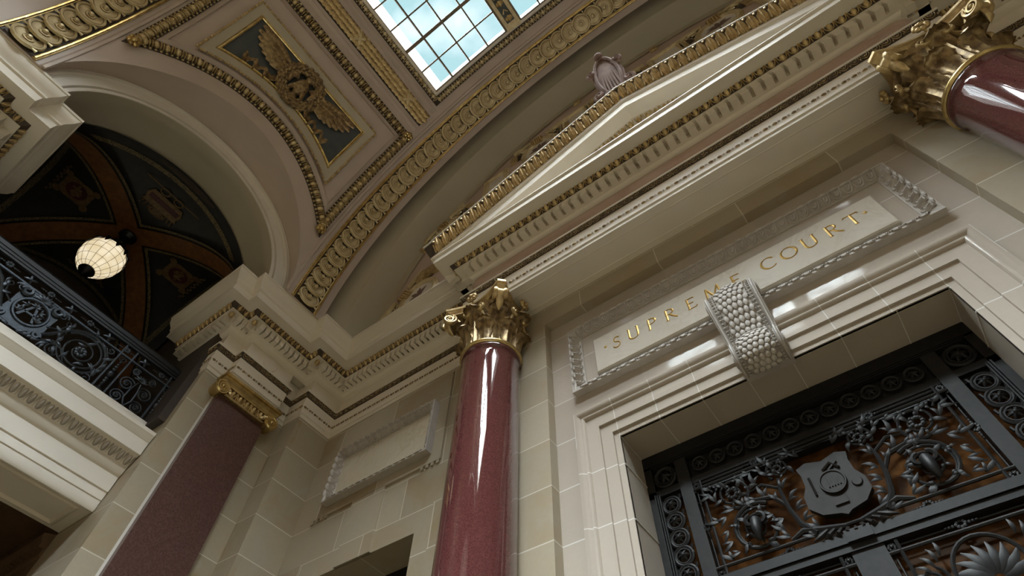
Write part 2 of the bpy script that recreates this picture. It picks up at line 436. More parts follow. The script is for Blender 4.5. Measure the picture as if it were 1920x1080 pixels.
# border bands along the four edge arches of the corridor vault
bm_ = MB()
for k in range(4):
    c_, s_ = cos(k * pi / 2), sin(k * pi / 2)
    def eb(u, v, c_=c_, s_=s_):
        p = A * .93 * sin((u - .5) * pi); qy = A * (.90 - .05 * v); 
        if abs(p) > qy - .25: p = math.copysign(max(qy - .25, 0), p)
        return (XC + c_ * qy - s_ * p, YB + s_ * qy + c_ * p, ZS + math.sqrt(max(0, A * A - p * p)) - .012)
    bm_.grid(eb, 32, 1)
struct('trim_web_border', bm_, M['speck'])
names = ['court wall side', 'hall side', 'far side', 'outer corridor side']
def webF(k):
    c_, s_ = cos(k * pi / 2), sin(k * pi / 2)
    def F(a, b, h):
        return (XC + c_ * b - s_ * a, YB + s_ * b + c_ * a, ZS + math.sqrt(max(0, A * A - a * a)) - .012 - h)
    return F
def blob(rx, ry, cx, cy, n=20, lob=0., kk=4, ph=0.):
    return [(cx + rx * cos(2 * pi * i / n) * (1 + lob * cos(kk * 2 * pi * i / n + ph)), cy + ry * sin(2 * pi * i / n) * (1 + lob * cos(kk * 2 * pi * i / n + ph))) for i in range(n)]
PL = [(0, 'brown gold shield plaque with maroon bar painted on corridor vault, nearest the white arch', 1), (1, 'brown gold plaque with maroon oval on corridor vault, just right of the lamp mount', 0),
      (3, 'brown gold plaque with maroon oval on corridor vault, up left of the lamp', 0), (2, 'brown gold plaque on the corridor vault hidden behind the railing and lamp', 0)]
for k, lab, kind in PL:
    F = webF(k)
    t_ = thing('painted_plaque', lab, 'plaque', F(0, 1.12, 0), 'plaques on the corridor vault')
    if kind:
        mb = MB().prism([(-.33, 1.0), (-.36, .93), (.36, .93), (.33, 1.0), (.36, 1.12), (.3, 1.25), (-.3, 1.25), (-.36, 1.12)], 0, .012, F)
        for s in (-1, 1):
            mb.tube([F(s * .14 + .09 * cos(a / 8 * 2 * pi) , 1.33 + .07 * sin(a / 8 * 2 * pi), .01) for a in range(9)], .014, 5)
            for q in range(4): mb.tube([F(s * (.09 + q * .07), .93, .01), F(s * (.10 + q * .075), .80, .01)], .016, 5)
        mb.ball((0, 0, 0), (.17, .10, .01), 10, 5, F=lambda x, y, z: F(x, y + .82, z + .005)); mb.box(-.55, .55, 1.43, 1.45, 0, .01, F)
        obj('plaque', mb, M['plaq'], t_); obj('bar', MB().prism([(-.30, 1.05), (.30, 1.05), (.30, 1.16), (-.30, 1.16)], .012, .02, F), M['maroon'], t_, label='maroon bar')
    else:
        mb = MB().prism(blob(.27, .30, 0, 1.12, 32, .10, 4, pi), 0, .012, F)
        for sx in (-1, 1):
            for sy in (-1, 1): mb.prism(blob(.07, .07, sx * .23, 1.12 + sy * .27, 10), 0, .014, F)
        mb.tube([F(-.4 + .8 * i / 40, 1.47 + .035 * sin(i * 1.1), .008) for i in range(41)], .012, 5)
        obj('plaque', mb, M['plaq'], t_); obj('field', MB().prism(blob(.18, .19, 0, 1.12, 20), .012, .02, F), M['maroon'], t_, label='maroon oval field')
        obj('figure', MB().tube([F(-.08, 1.03, .02), F(.0, 1.14, .025), F(.07, 1.06, .02), F(.05, 1.22, .02)], .018, 5), M['plaq'], t_)

# corridor floor slab, soffit under the balcony, lower ceiling
struct('ceiling_balcony', MB().box(-11, -7.40, -6.26, -2.12, 6.75, 7.17).box(-8.15, -7.375, -6.26, -2.12, 5.83, 6.8), M['white'], smooth=0)
sf = MB(); Z_ = 5.828
sp = [(-7.47, -6.1, Z_), (-7.47, -2.28, Z_), (-8.03, -2.28, Z_), (-8.03, -6.1, Z_)]
sf.sweep(sp, [(-.02, 0), (-.02, .018), (.0, .03), (.02, .03), (.035, .012), (.05, 0)], (0, 0, -1), closed=True)
struct('trim_balcony_soffit', sf, M['cream'])
w = MB(); w.box(-11, -8.15, -6.3, -2.0, 6.2, 6.3); w.box(-11.1, -10.95, -6.3, -2., 0, 7.1); w.box(-11, -8.15, -2.12, -2.0, 0, 6.3); w.box(-11, -8.15, -6.4, -6.26, 0, 6.3)
struct('wall_lower_corridor', w, M['brown'], smooth=0)
w = MB().sweep([(-8.15, -2.12, 5.5), (-11, -2.12, 5.5)][::-1], [(0, 0), (.03, .02), (.03, .12), (.09, .14), (.13, .22), (.13, .26), (0, .3)], (0, 0, 1))
for k in range(30): w.box(-10.95 + k * .095, -10.95 + k * .095 + .05, -2.21, -2.14, 5.60, 5.655)
struct('trim_lower_corridor', w, M['brown'])

# ------------------------------------------------------------------ entablatures
P_ARCH = [(-.06, 8.085), (0, 8.085), (0, 8.152), (.018, 8.158), (.018, 8.25), (.022, 8.262), (.03, 8.30), (.03, 8.455), (.034, 8.462), (.045, 8.50), (.068, 8.545), (.078, 8.548), (.078, 8.586), (-.02, 8.59)]
P_FRIEZE = [(0, 8.58), (0, 8.93)]
P_CORN = [(0, 8.90), (.055, 8.915), (.085, 8.945), (.10, 8.97), (.14, 8.972), (.14, 9.104), (.272, 9.106), (.272, 9.12), (.268, 9.122), (.285, 9.16), (.325, 9.205), (.33, 9.212), (.485, 9.212), (.488, 9.206), (.502, 9.206), (.502, 9.34), (.512, 9.346), (.53, 9.36), (.53, 9.385)]
P_CYMA = [(.53, 9.385), (.54, 9.41), (.572, 9.45), (.605, 9.50), (.618, 9.55), (.622, 9.575), (.636, 9.578), (.636, 9.62), (-.1, 9.63)]
P_FLAT = [(.53, 9.385), (-.02, 9.40)]
def plan(path, prof):
    return MB().sweep([(x, y, 0) for x, y in path], [(a + .014, b) for a, b in prof], (0, 0, 1))
def segs(path, o):
    """straight runs of a mitred plan path pushed out by o"""
    P = [V((x, y, 0)) for x, y in path]; n = len(P); Q = []; o += .014
    for i in range(n):
        a = P[i] - P[i - 1] if i else P[1] - P[0]; b = P[i + 1] - P[i] if i < n - 1 else a
        s1 = a.cross(V((0, 0, 1))).normalized(); s2 = b.cross(V((0, 0, 1))).normalized()
        m_ = (s1 + s2).normalized(); Q.append((P[i] + m_ * (o / max(.35, m_.dot(s1)))))
    out = []
    for i in range(n - 1):
        d = P[i + 1] - P[i]; e = Q[i + 1] - Q[i]
        if e.dot(d) > 0: out.append((Q[i], Q[i + 1], d.normalized().cross(V((0, 0, 1))).normalized()))
    return out
def row(path, o, z, pitch, fn, pad=0., up=(0, 0, 1), keep=None):
    for A_, B_, out in segs(path, o):
        d = B_ - A_; L = d.length - 2 * pad
        if L < pitch * .7: continue
        t_ = d.normalized(); n = max(1, round(L / pitch)); p = L / n
        for i in range(n):
            c = A_ + t_ * (pad + p * (i + .5)) + V((0, 0, z))
            if keep and not keep(c): continue
            U = V(up)
            fn(lambda u, v, w, c=c, t_=t_, out=out, U=U: c + t_ * u + U * v + out * w, p)
def egg(mb, p, h, d, lean=.4):
    def fn(F, pp):
        mb.ball((0, .5 * h, 0), (.25 * p, .47 * h, d), 8, 6, F=lambda x, y, z: F(x, y, z + y * lean))
        for s in (-1, 1):
            mb.tube([F(s * .40 * p * cos(a), h * (.86 - .86 * sin(a)), .35 * d + lean * h * (.86 - .86 * sin(a))) for a in [i * pi / 10 for i in range(6)]], .045 * p, 4, caps=False)
        mb.tube([F(.5 * p, h * .95, .3 * d + lean * h * .9), F(.5 * p, .08 * h, .2 * d)], [.07 * p, .02 * p], 4)
    return fn
def leafu(mb, p, h, d, lean=.4):
    def fn(F, pp):
        for r in (.42, .24):
            mb.tube([F(r * p * cos(a), h * (.85 - .75 * r / .42 * sin(a)), .5 * d + lean * h * (.85 - .75 * r / .42 * sin(a))) for a in [i * pi / 6 for i in range(7)]], .05 * p, 4, caps=False)
        mb.ball((0, h * .55, .4 * d + lean * h * .5), (.07 * p, .25 * h, d * .7), 5, 4, F=F)
        mb.ball((.5 * p, h * .3, .3 * d + lean * h * .3), (.10 * p, .24 * h, d * .7), 5, 4, F=F)
    return fn
def bead(mb, p, r):
    def fn(F, pp):
        mb.ball((-.12 * p, 0, 0), (.30 * p, r, r), 6, 5, F=F)
        for u in (.27, .40): mb.ball((u * p, 0, 0), (.045 * p, r, r), 4, 4, F=F)
    return fn
def dent_mesh(w, h, d):
    """one dentil block, base centre at its back lower edge"""
    mb = MB().box(-w / 2, w / 2, -d, 0, 0, h)
    return mesh('dentil', mb, M['cream'], 0)
def ent_parts(root, arch, frieze, corn, cyma, pe, pl, pb, dent, mats=('cream', 'cream'), keep=None, limit=100):
    fr, co = mats
    obj('architrave', plan(arch, P_ARCH), M[fr], root)
    if frieze: obj('frieze', plan(frieze, P_FRIEZE), M[fr], root)
    obj('cornice', plan(corn, P_CORN + (P_CYMA if cyma else P_FLAT)), M[co], root)
    mb = MB(); row(arch, .020, 8.278, pb, bead(mb, pb, .022), keep=keep); obj('bead_moulding', mb, M['goldd'], root, label='gilded bead and reel')
    mb = MB(); row(arch, .034, 8.462, pl, leafu(mb, pl, .085, .02), keep=keep); obj('leaf_moulding', mb, M['goldd'], root, label='gilded leaf moulding')
    mb = MB(); row(corn, .268, 9.120, pe, egg(mb, pe, .092, .042, .64), pad=.03, keep=keep); obj('egg_moulding', mb, M['gold'], root, label='gilded egg and dart')
    gp = [(.029, 8.458), (.036, 8.468), (.047, 8.503), (.068, 8.548)]
    obj('leaf_ground', plan(arch, [(a + .003, b) for a, b in gp]), M['umber'], root, label='dark umber ground of leaf moulding')
    obj('egg_ground', plan(corn, [(.272, 9.121), (.289, 9.16), (.328, 9.206)]), M['umber'], root, label='dark umber ground of egg moulding')
    me = dent_mesh(pe * .70, .132, .115); cnt = [0]
    def dn(F, pp):
        if cnt[0] >= limit: return
        cnt[0] += 1
        o_ = F(0, 0, 0); ex = F(1, 0, 0) - o_; ez = F(0, 1, 0) - o_; ey = o_ - F(0, 0, 1)
        inst('dentil', me, root, basis(o_, ex, ey, ez))
    row(corn, .139, 8.972, dent, dn, pad=.02, keep=keep)

AL = [(-8.15, -2.12), (-6.93, -2.12), (-6.93, -1.80), (-6.75, -1.80), (-6.75, -.95), (-6.93, -.95), (-6.93, -.63), (-6.525, -.63), (-6.525, 0), (-3.1, 0)]
CL = [(-8.15, -2.12), (-6.93, -2.12), (-6.93, -1.80), (-6.75, -1.80), (-6.75, -.63), (-6.525, -.63), (-6.525, 0), (-3.1, 0)]
e1 = thing('wall_entablature', 'cream moulded cornice stepping round the corner between the white arch and the left red column', 'cornice', (-6.9, -1.2, 8.085))
ent_parts(e1, AL, AL, CL, True, .107, .098, .10, .107, limit=98)
mb = MB().box(-6.94, -6.76, -.96, -.62, 8.95, 9.6); obj('cornice_core', mb, M['cream'], e1, 0)
def disc_on_x(c, r, d): return MB().lathe([(0, d), (r * .93, d), (r, d * .7), (r, 0)], 32, lambda x, y, z: (c[0] + z, c[1] + x, c[2] + y))
obj('roundel', disc_on_x((-6.75, -1.375, 8.765), .135, .03), M['cream'], e1, label='plain round boss on the frieze')
for p in ((-6.75 + .22, -1.8 - .22, 9.04), (-6.93 + .22, -2.12 - .22, 9.04), (-6.525 + .22, -.63 - .22, 9.04)):
    obj('corner_ball', MB().ball(p, (.045, .045, .055), 10, 8), M['gold'], e1, label='gilded pine cone ball under the cornice corner')
mir = lambda P: [(x, 2 * YB - y) for x, y in P][::-1]
AR = mir([(-8.15, -2.12), (-6.93, -2.12), (-6.93, -1.80), (-6.75, -1.80), (-6.75, -.95), (-6.93, -.95), (-6.93, 5.8)])
e2 = thing('wall_entablature', 'cream moulded cornice end at the far left edge, beyond the white arch, with gilded eggs', 'cornice', (-6.9, -7., 8.085))
ent_parts(e2, AR, AR, AR, True, .107, .098, .10, .107, keep=lambda c: c.y > -8.4, limit=40)
e3 = thing('wall_entablature', 'cream cornice with gilded leaf band running right from the cut off red column', 'cornice', (5, 0, 8.085))
RT = [(3.1, 0), (6.525, 0), (6.525, -.63), (6.93, -.63), (6.93, -14.1)]
ent_parts(e3, RT, RT, RT, True, .107, .098, .10, .107, keep=lambda c: c.y > -.7 and c.x < 5, limit=20)

# portico entablature on the two columns
AP = [(-3.2, .0), (-3.2, -.62), (3.2, -.62), (3.2, .0)]; FP = [(-3.02, 0), (-3.02, -.62), (3.02, -.62), (3.02, 0)]
e4 = thing('portico_entablature', 'long straight entablature with pink marble frieze carried by the two red columns', 'entablature', (0, -.3, 8.085))
ent_parts(e4, AP, None, FP, False, .145, .117, .113, .145, limit=60)
obj('soffit', MB().box(-3.19, 3.19, -.61, -.13, 8.086, 8.12), M['cream'], e4, 0)
mb = MB().sweep([(-2.9, -.52, 8.085), (2.9, -.52, 8.085), (2.9, -.22, 8.085), (-2.9, -.22, 8.085)], [(-.01, 0), (0, .006), (.01, 0)], (0, 0, -1), closed=True)
obj('soffit_panel', mb, M['cream'], e4)
pf = [(-.1, 8.586)] + [(.015 + .085 * sin(pi * i / 10), 8.586 + .345 * i / 10) for i in range(11)] + [(-.1, 8.931)]
fz = [(-3.06, -.05)] + [(-3.06 + .12 * (1 - cos(pi / 2 * i / 6)), -.50 - .12 * sin(pi / 2 * i / 6)) for i in range(7)]
fz = fz + [(-x, y) for x, y in fz[::-1]]
obj('frieze', plan(fz, pf), M['pink'], e4, label='polished pink marble frieze')

# ------------------------------------------------------------------ pediment
SL = .365
def rk(x, dz, y): return (x, y, 10.54 - SL * abs(x) + dz)
pe = thing('pediment', 'low triangular pediment edged with gilded acanthus leaves above the pink frieze', 'pediment', (0, -.7, 9.4))
obj('tympanum', MB().prism([(-3.3, 9.36), (3.3, 9.36), (0, 10.56)], 0, .46, lambda a, b, h: (a, -.765 + h, b)), M['cream'], pe, 0)
NRM = [(0, -1, 0)] * 3
pth = [(-3.56, 0, 10.54 - SL * 3.56), (0, 0, 10.54), (3.56, 0, 10.54 - SL * 3.56)]
# t x n with n = -y: for t = +x gives -z, so w is measured downwards
rp = [(.14, .70), (.14, .775), (.13, .785), (.10, .80), (.06, .835), (.03, .87), (.02, .88), (.02, 1.08), (.028, 1.085), (.028, 1.10), (0, 1.10), (-.15, 1.10), (-.155, 1.115), (-.175, 1.115), (-.18, 1.13), (-.21, 1.14), (-.225, 1.135), (-.24, 1.14)]
obj('raking_cornice', MB().sweep(pth, rp, NRM), M['cream'], pe)
gp = [(-.235, 1.13), (-.27, 1.15), (-.36, 1.19), (-.44, 1.235), (-.475, 1.26), (-.475, .6)]
obj('acanthus_ground', MB().sweep(pth, gp, NRM), M['umber'], pe, label='dark umber cyma behind the leaves')
obj('top_fillet', MB().sweep(pth, [(-.47, .6), (-.47, 1.275), (-.49, 1.28), (-.495, .6)], NRM), M['white'], pe, label='thin white top edge')
def acan(mb, F, s, tall=1.):
    """acanthus relief leaf: u across, v up the moulding, w out"""
    n = 8
    def fn(u, v):
        t_ = v; a = (u - .5) * 2
        wd = (.30 + .62 * sin(pi * min(1, t_ * .95 + .08)) ** .8) * (1 + .20 * abs(sin(t_ * pi * 3.5)))
        x = a * s * .5 * wd; z = t_ * tall
        out = .012 + .03 * sin(pi * t_) + .035 * t_ ** 3 - .018 * abs(a) + .012 * cos(a * pi * 3)
        return F(x, z * (1 - .10 * abs(a) * t_), out)
    mb.grid(fn, 8, n)
mb = MB()
for sgn in (-1, 1):
    L = 3.5 / cos(math.atan(SL)); n = 26
    ca, sa = cos(math.atan(SL)), sin(math.atan(SL))
    for i in range(n):
        d = (i + .5) / n * 3.52
        def F(u, v, w, d=d, sgn=sgn):
            x = sgn * (d + u * ca); base = rk(x, 0, 0)[2]
            yy = -(1.135 + (v - .24) * .50 + w); return (x - sgn * (v - .24) * 0, yy, base + v)
        acan(mb, lambda u, v, w: F(u, .245 + v * .225, w), .135)
        for k in (-1, 1):
            mb.tube([F(.068 + k * (.004 + .02 * j / 5), .25 + .15 * j / 5, .02) for j in range(6)], [.012, .011, .010, .010, .014, .016], 4)
        mb.ball(F(.068, .43, .035), (.022, .018, .022), 5, 4)
obj('acanthus_moulding', mb, M['gold'], pe, label='gilded acanthus leaves in a row')
mb = MB(); n = 24
for sgn in (-1, 1):
    for i in range(n):
        d = (i + .5) / n * 3.3
        egg(mb, .137, .075, .03, .3)(lambda u, v, w, d=d, sgn=sgn: V((sgn * (d + u * .94), -.785 - v * .95 - w * .8, rk(d + u * .94, 0, 0)[2] - .125 + v * 1.25 - w * .5)), .137)
obj('egg_moulding', mb, M['gold'], pe, label='gilded egg and dart under the raking cornice')
# cartouche on the apex
ct = thing('cartouche', 'mauve brown scrolled shield leaning forward on the point of the pediment', 'cartouche', (0, -1.15, 10.95))
def CF(a, b, h):   # a across, b up the leaning shield, h towards the viewer
    return V((a, -1.10 - .30 * b - h * .95, 10.92 + .92 * b - h * .3))
sh = [(-.20, 0), (-.27, .25), (-.22, .5), (-.27, .75), (-.24, 1.0), (-.13, 1.2), (0, 1.38), (.13, 1.2), (.24, 1.0), (.27, .75), (.22, .5), (.27, .25), (.20, 0)]
mb = MB(); ns = len(sh)
mb.prism(sh, -.06, .02, CF)
mb.grid(lambda u, v: CF(.19 * cos(2 * pi * u) * (1 - v), .72 + .52 * sin(2 * pi * u) * (1 - v), .02 + .03 * sin(pi / 2 * v)), 20, 5, cu=True)
for k in range(6): mb.tube([CF(-.15 + .06 * k, .05, .03), CF(-.13 + .05 * k, .45, .05), CF(-.10 + .04 * k, .8, .045)], [.03, .022, .008], 5)
obj('shield', mb, M['purple'], ct)
mb = MB().tube([CF(.2 * cos(2 * pi * i / 24), .74 + .55 * sin(2 * pi * i / 24), .035) for i in range(25)], .032, 6)
obj('shield_rim', mb, M['purple'], ct)
for s in (-1, 1):
    mb = MB()
    for cx, cy, r in ((.24, 1.02, .10), (.27, .35, .12)):
        mb.tube([CF(s * (cx + r * (1 - i / 26 * .8) * cos(i * .42 + 1.8)), cy + r * (1 - i / 26 * .8) * sin(i * .42 + 1.8), .01 + .06 * i / 26) for i in range(26)], .032, 6)
    obj('scroll', mb, M['purple'], ct)
obj('finial', MB().ball(CF(0, 1.40, .04), (.085, .07, .07), 10, 8), M['purple'], ct)

# ------------------------------------------------------------------ columns
def spiral(n, r0, turns, shrink=.12, a0=0.):
    return [(r0 * (1 - (1 - shrink) * (i / n) ** .8) * cos(a0 + turns * 2 * pi * i / n), r0 * (1 - (1 - shrink) * (i / n) ** .8) * sin(a0 + turns * 2 * pi * i / n)) for i in range(n + 1)]
def capital_leaf(h, w, r):
    """acanthus leaf standing on the bell, turned towards +x, tip curling out"""
    mb = MB(); n, k = 14, 10
    def mid(t_):
        if t_ < .72: return (r + .035 + .05 * (t_ / .72) ** 2, h * t_ * 1.16)
        a = (t_ - .72) / .28 * 2.6; q = .15 * h
        return (r + .085 + q * (1 - cos(a)), h * .835 + q * sin(a) * 1.1)
    def fn(u, v):
        a = (u - .5) * 2; x, z = mid(v)
        wd = w * (.50 + .5 * sin(pi * (.12 + .80 * v))) * (1 + .22 * abs(sin(v * pi * 4))) * (1 - .30 * max(0, v - .75) / .25)
        ang = a * wd / (r + .1)
        rr = x - .028 * abs(a) ** 1.5 + .012 * cos(a * pi * 3.2) - .02 * a * a * (1 if v < .7 else -.6)
        return (rr * cos(ang), rr * sin(ang), z - .05 * h * abs(a) * (1 if v > .7 else 0))
    return mb.grid(fn, k, n)
def leaf_set():
    return mesh('acanthus_leaf', capital_leaf(.36, .155, .325), M['goldd'], 50), mesh('acanthus_leaf', capital_leaf(.60, .15, .325), M['goldd'], 50)
CX, CY, ZR = 2.87, -.38, 7.18
col = thing('red_column', 'full red granite column with gilded capital standing left of the door', 'column', (-CX, CY, 0))
c0 = V((-CX, CY, 0))
LF = lambda x, y, z: (x + c0.x, y + c0.y, z)
sp = [(.366, .35), (.367, 2.5), (.365, 4.5), (.358, 6.2), (.350, 6.9), (.350, 7.02), (.353, 7.06), (.362, 7.085), (.372, 7.095), (.375, 7.11), (.372, 7.13), (.352, 7.14)]
obj('shaft', MB().lathe(sp, 96, LF), M['granite'], col, 40, label='polished red granite shaft')
obj('base', MB().lathe([(.55, 0), (.55, .12), (.52, .14), (.53, .2), (.5, .26), (.44, .28), (.46, .32), (.44, .36), (.37, .37)], 64, LF), M['pale'], col)
obj('necking_ring', MB().lathe([(.34, 7.135)] + [(.372 + .024 * cos(a), 7.168 + .03 * sin(a)) for a in [-pi / 2 + pi * i / 8 for i in range(9)]] + [(.34, 7.20)], 96, LF), M['goldb'], col, 60, label='gilded ring at the top of the shaft')
cap = obj('capital', MB().lathe([(.33, 7.19), (.315, 7.3), (.315, 7.6), (.34, 7.8), (.40, 7.93), (.43, 7.96), (.41, 7.97)], 48, LF), M['goldd'], col, 60, label='gilded Corinthian capital')
ab = MB(); ap_ = []
for q in range(4):
    a = rad(45 + 90 * q)
    c1 = V((cos(a), sin(a))); tt = V((-sin(a), cos(a))); d0 = .675; hw = .055
    p1 = c1 * d0 + tt * hw; a2 = rad(135 + 90 * q); c2 = V((cos(a2), sin(a2))); p2 = c2 * d0 - V((-sin(a2), cos(a2))) * hw
    ap_.append(c1 * d0 - tt * hw); ap_.append(p1)
    mdir = (c1 + c2).normalized()
    for i in range(1, 12):
        t_ = i / 12; ap_.append(p1.lerp(p2, t_) - mdir * (.115 * sin(pi * t_)))
na = len(ap_)
lay = [(.90, 7.965), (.90, 7.985), (.93, 8.0), (.965, 8.03), (.965, 8.04), (1.0, 8.045), (1.0, 8.085)]
ab.add([LF(p.x * s_, p.y * s_, z) for s_, z in lay for p in ap_], [(l * na + i, l * na + (i + 1) % na, (l + 1) * na + (i + 1) % na, (l + 1) * na + i) for l in range(len(lay) - 1) for i in range(na)] + [tuple(range(na))[::-1], tuple((len(lay) - 1) * na + i for i in range(na))])
obj('abacus', ab, M['gold'], cap, 30, label='gilded abacus with concave sides')
l1, l2 = leaf_set()
for i in range(8):
    for me, z, off in ((l1, 7.2, 0), (l2, 7.2, 22.5)):
        inst('acanthus_leaf', me, cap, Matrix.Translation((-CX, CY, z)) @ Matrix.Rotation(rad(45 * i + off + 22.5), 4, 'Z'))
# corner volute: spiral ribbons either side of the diagonal, with their stalk
vb = MB()
for s in (-1, 1):
    pts = [(.33 + .27 * (i / 10) ** 1.6, .38 + .36 * (i / 10) ** .8) for i in range(10)] 
    sp_ = spiral(34, .105, 2.1, .10, pi * .62)
    pts += [(.605 - x * -1.0, .655 + y) for x, y in sp_]
    ctr = []
    for i, (r_, z) in enumerate(pts):
        ctr.append((r_, s * (.02 + .045 * min(1, i / 12.)), 7.2 + z))
    vb.tube(ctr, [.020] * 10 + [.024 - .012 * i / 34 for i in range(35)], 6, up=(0, 1, 0), flat=1.5)
    vb.ball((.61, s * .07, 7.86), (.03, .03, .03), 8, 6)
def band(u, v):
    sp_ = spiral(20, .10, .8, .6, pi * .62); x, y = sp_[int(round(u * 20))]
    return (.605 + x, (v - .5) * .11, 7.855 + y)
vb.grid(band, 20, 2)
vb.tube([(.56, 0, 7.70), (.60, 0, 7.78), (.57, 0, 7.66), (.52, 0, 7.60)], [.02, .05, .045, .01], 6, flat=.6)
vme = mesh('volute', vb, M['gold'], 50)
hb = MB()
for s in (-1, 1):
    sp_ = spiral(28, .075, 1.8, .12, pi / 2 if s > 0 else pi / 2)
    pts = [(.40, s * (.16 - .05 * i / 6), 7.60 + .16 * i / 6) for i in range(6)] + [(.43 + .02 * i / 28, s * (.095 - .0 + (-x) * 1.0), 7.80 + y) for i, (x, y) in enumerate(sp_)]
    hb.tube(pts, [.018] * 6 + [.02 - .010 * i / 28 for i in range(29)], 6, up=(1, 0, 0), flat=1.4)
hme = mesh('helix', hb, M['gold'], 50)
fb = MB()
for i in range(8):
    a = i * pi / 4; fb.ball((.50, .055 * cos(a), 8.02 + .05 * sin(a)), (.03, .035, .032), 8, 6)
fb.ball((.53, 0, 8.02), .028, 8, 6); fb.tube([(.44, 0, 7.86), (.48, 0, 7.95), (.50, 0, 8.0)], [.012, .014, .02], 6)
fme = mesh('fleuron', fb, M['gold'], 50)
for i in range(4):
    inst('volute', vme, cap, Matrix.Translation((-CX, CY, 0)) @ Matrix.Rotation(rad(45 + 90 * i), 4, 'Z'))
    inst('helix', hme, cap, Matrix.Translation((-CX, CY, 0)) @ Matrix.Rotation(rad(90 * i), 4, 'Z'))
    inst('fleuron', fme, cap, Matrix.Translation((-CX, CY, 0)) @ Matrix.Rotation(rad(90 * i), 4, 'Z'))
copy_tree(col, None, V((CX, CY, 0)), 'red granite column cut off by the right edge of the view')
mb = MB()
for s in (-1, 1): mb.box(s * 2.612 - .007, s * 2.612 + .007, -.142, -.13, 0, 7.12)
struct('trim_column_joint', mb, M['joint'], smooth=0)

# ------------------------------------------------------------------ pier pilaster with gilded scroll capital
pl = thing('pier_pilaster', 'dark brown red granite pilaster with gilded scroll capital on the pier left of the tablet', 'pilaster', (-6.93, -1.38, 0))
obj('shaft', MB().box(-6.94, -6.83, -1.80, -.95, .3, 7.78), M['granite2'], pl, 0, label='dark brown red granite slab')
obj('mortar_line', MB().box(-6.94, -6.925, -1.83, -1.80, .3, 7.9), M['joint'], pl, 0)
cp = obj('capital', MB().box(-6.94, -6.80, -1.84, -.90, 7.78, 7.93).box(-6.94, -6.76, -1.86, -.88, 7.93, 7.97), M['goldb'], pl, 0, label='bright gilded scroll capital')
obj('abacus', MB().sweep([(-6.94, -1.83, 0), (-6.76, -1.83, 0), (-6.76, -.91, 0), (-6.94, -.91, 0)], [(0, 7.96), (.03, 7.98), (.05, 8.02), (.05, 8.035), (.075, 8.04), (.075, 8.085), (-.15, 8.085)], (0, 0, 1)), M['goldb'], cp)
for y in (-1.83, -.91):
    s = -1 if y < -1.4 else 1
    mb = MB()
    pts = [(-6.735, y + s * -1 * x, 7.845 + z) for x, z in spiral(48, .105, 2.6, .10, pi / 2)]
    mb.tube(pts, [.022 - .010 * i / 48 for i in range(49)], 6, up=(1, 0, 0))
    mb.lathe([(0, .0), (.115, .0), (.118, -.04), (.10, -.2)], 24, lambda a, b, h: (-6.735 + h, y + a, 7.845 + b))
    mb.ball((-6.73, y, 7.845), .028, 8, 6)
    obj('volute', mb, M['goldb'], cp)
mb = MB()
for i in range(5):
    y = -1.37 + (i - 2) * .13
    egg(mb, .13, .12, .045, .1)(lambda u, v, w, y=y: V((-6.78 + w, y + u, 7.80 + v)), .13)
for s in (-1, 1):
    for k in range(3): mb.ball((-6.76, -1.37 + s * (.30 + .03 * k), 7.83 + .03 * k), (.03, .04, .025), 6, 5)
mb.tube([(-6.775, -1.72, 7.785), (-6.775, -1.02, 7.785)], .016, 6)
obj('egg_moulding', mb, M['gold'], cp)

# ------------------------------------------------------------------ gilded disc bands on the vault
def vsweep(pts, prof, mod=None, closed=False):
    return MB().sweep([vault(a, y) for a, y in pts], prof, [vnorm(a) for a, y in pts], closed, mod=mod)
def disc_mesh():
    p = [(.206, -.035), (.208, -.004), (.204, .012), (.192, .018), (.178, .014), (.168, .002), (.15, -.010), (.11, -.020), (.072, -.022), (.068, -.006), (.058, -.002), (.052, -.014), (.036, -.014), (.034, .018), (.024, .036), (0, .042)]
    mb = MB().lathe(p, 28)
    for s in (-1, 1): mb.tube([(s * .205, -.145, -.012), (s * .14, -.15, -.004)], [.024, .006], 5)
    return mesh('disc', mb, M['goldl'], 40)
DM = disc_mesh()
DL = mesh('disc_line', MB().lathe([(.160, -.012), (.163, .004), (.168, .006), (.172, .004), (.173, -.01)], 28).lathe([(.066, -.03), (.068, -.010), (.073, -.010), (.074, -.03)], 20).lathe([(.034, -.02), (.036, -.004), (.040, -.006), (.042, -.02)], 16), M['goldd'], 40)
def disc_band(label, y0, y1, a0, a1, loc, name='disc_band'):
    t_ = thing(name, label, 'moulding', loc)
    yc = (y0 + y1) / 2; hw = (y1 - y0) / 2
    arc = lambda y: [(176.8 - 173.6 * i / 128, y) for i in range(129)]
    obj('ground', vsweep(arc(yc), [(-hw + .03, 0), (-hw + .03, .008), (hw - .03, .008), (hw - .03, 0)]), M['umber'], t_, label='dark umber ground')
    for y in (y0 + .025, y1 - .025):
        obj('rail', vsweep(arc(y), [(-.03, 0), (-.03, .02), (-.012, .028), (-.008, .05), (.012, .05), (.018, .024), (.03, .02), (.03, 0)]), M['goldb'], t_, label='bright gilded rail')
    k = 0; a = 90.
    lst = []
    while a < a0: lst.append(a); a += 2.735
    a = 90 - 2.735
    while a > a1: lst.append(a); a -= 2.735
    dm = MB()
    for a in lst:
        up = 1 if a > 90 else -1
        n_ = vnorm(a); td = V((-sin(rad(a)), 0, cos(rad(a)))) * up     # away from the crown
        tl = rad(11.) if abs(a - 90) > 1 else 0
        ez = (n_ * cos(tl) - td * sin(tl) * -1 * -1).normalized(); ez = (n_ * cos(tl) + (-td) * sin(tl)).normalized()
        ex = V((0, 1, 0)); ey = ez.cross(ex)
        dk = inst('disc', DM, t_, basis(vault(a, yc, .045), ex, ey, ez))
        rl_ = D.objects.new('disc_line', DL); COL.objects.link(rl_); rl_.parent = dk
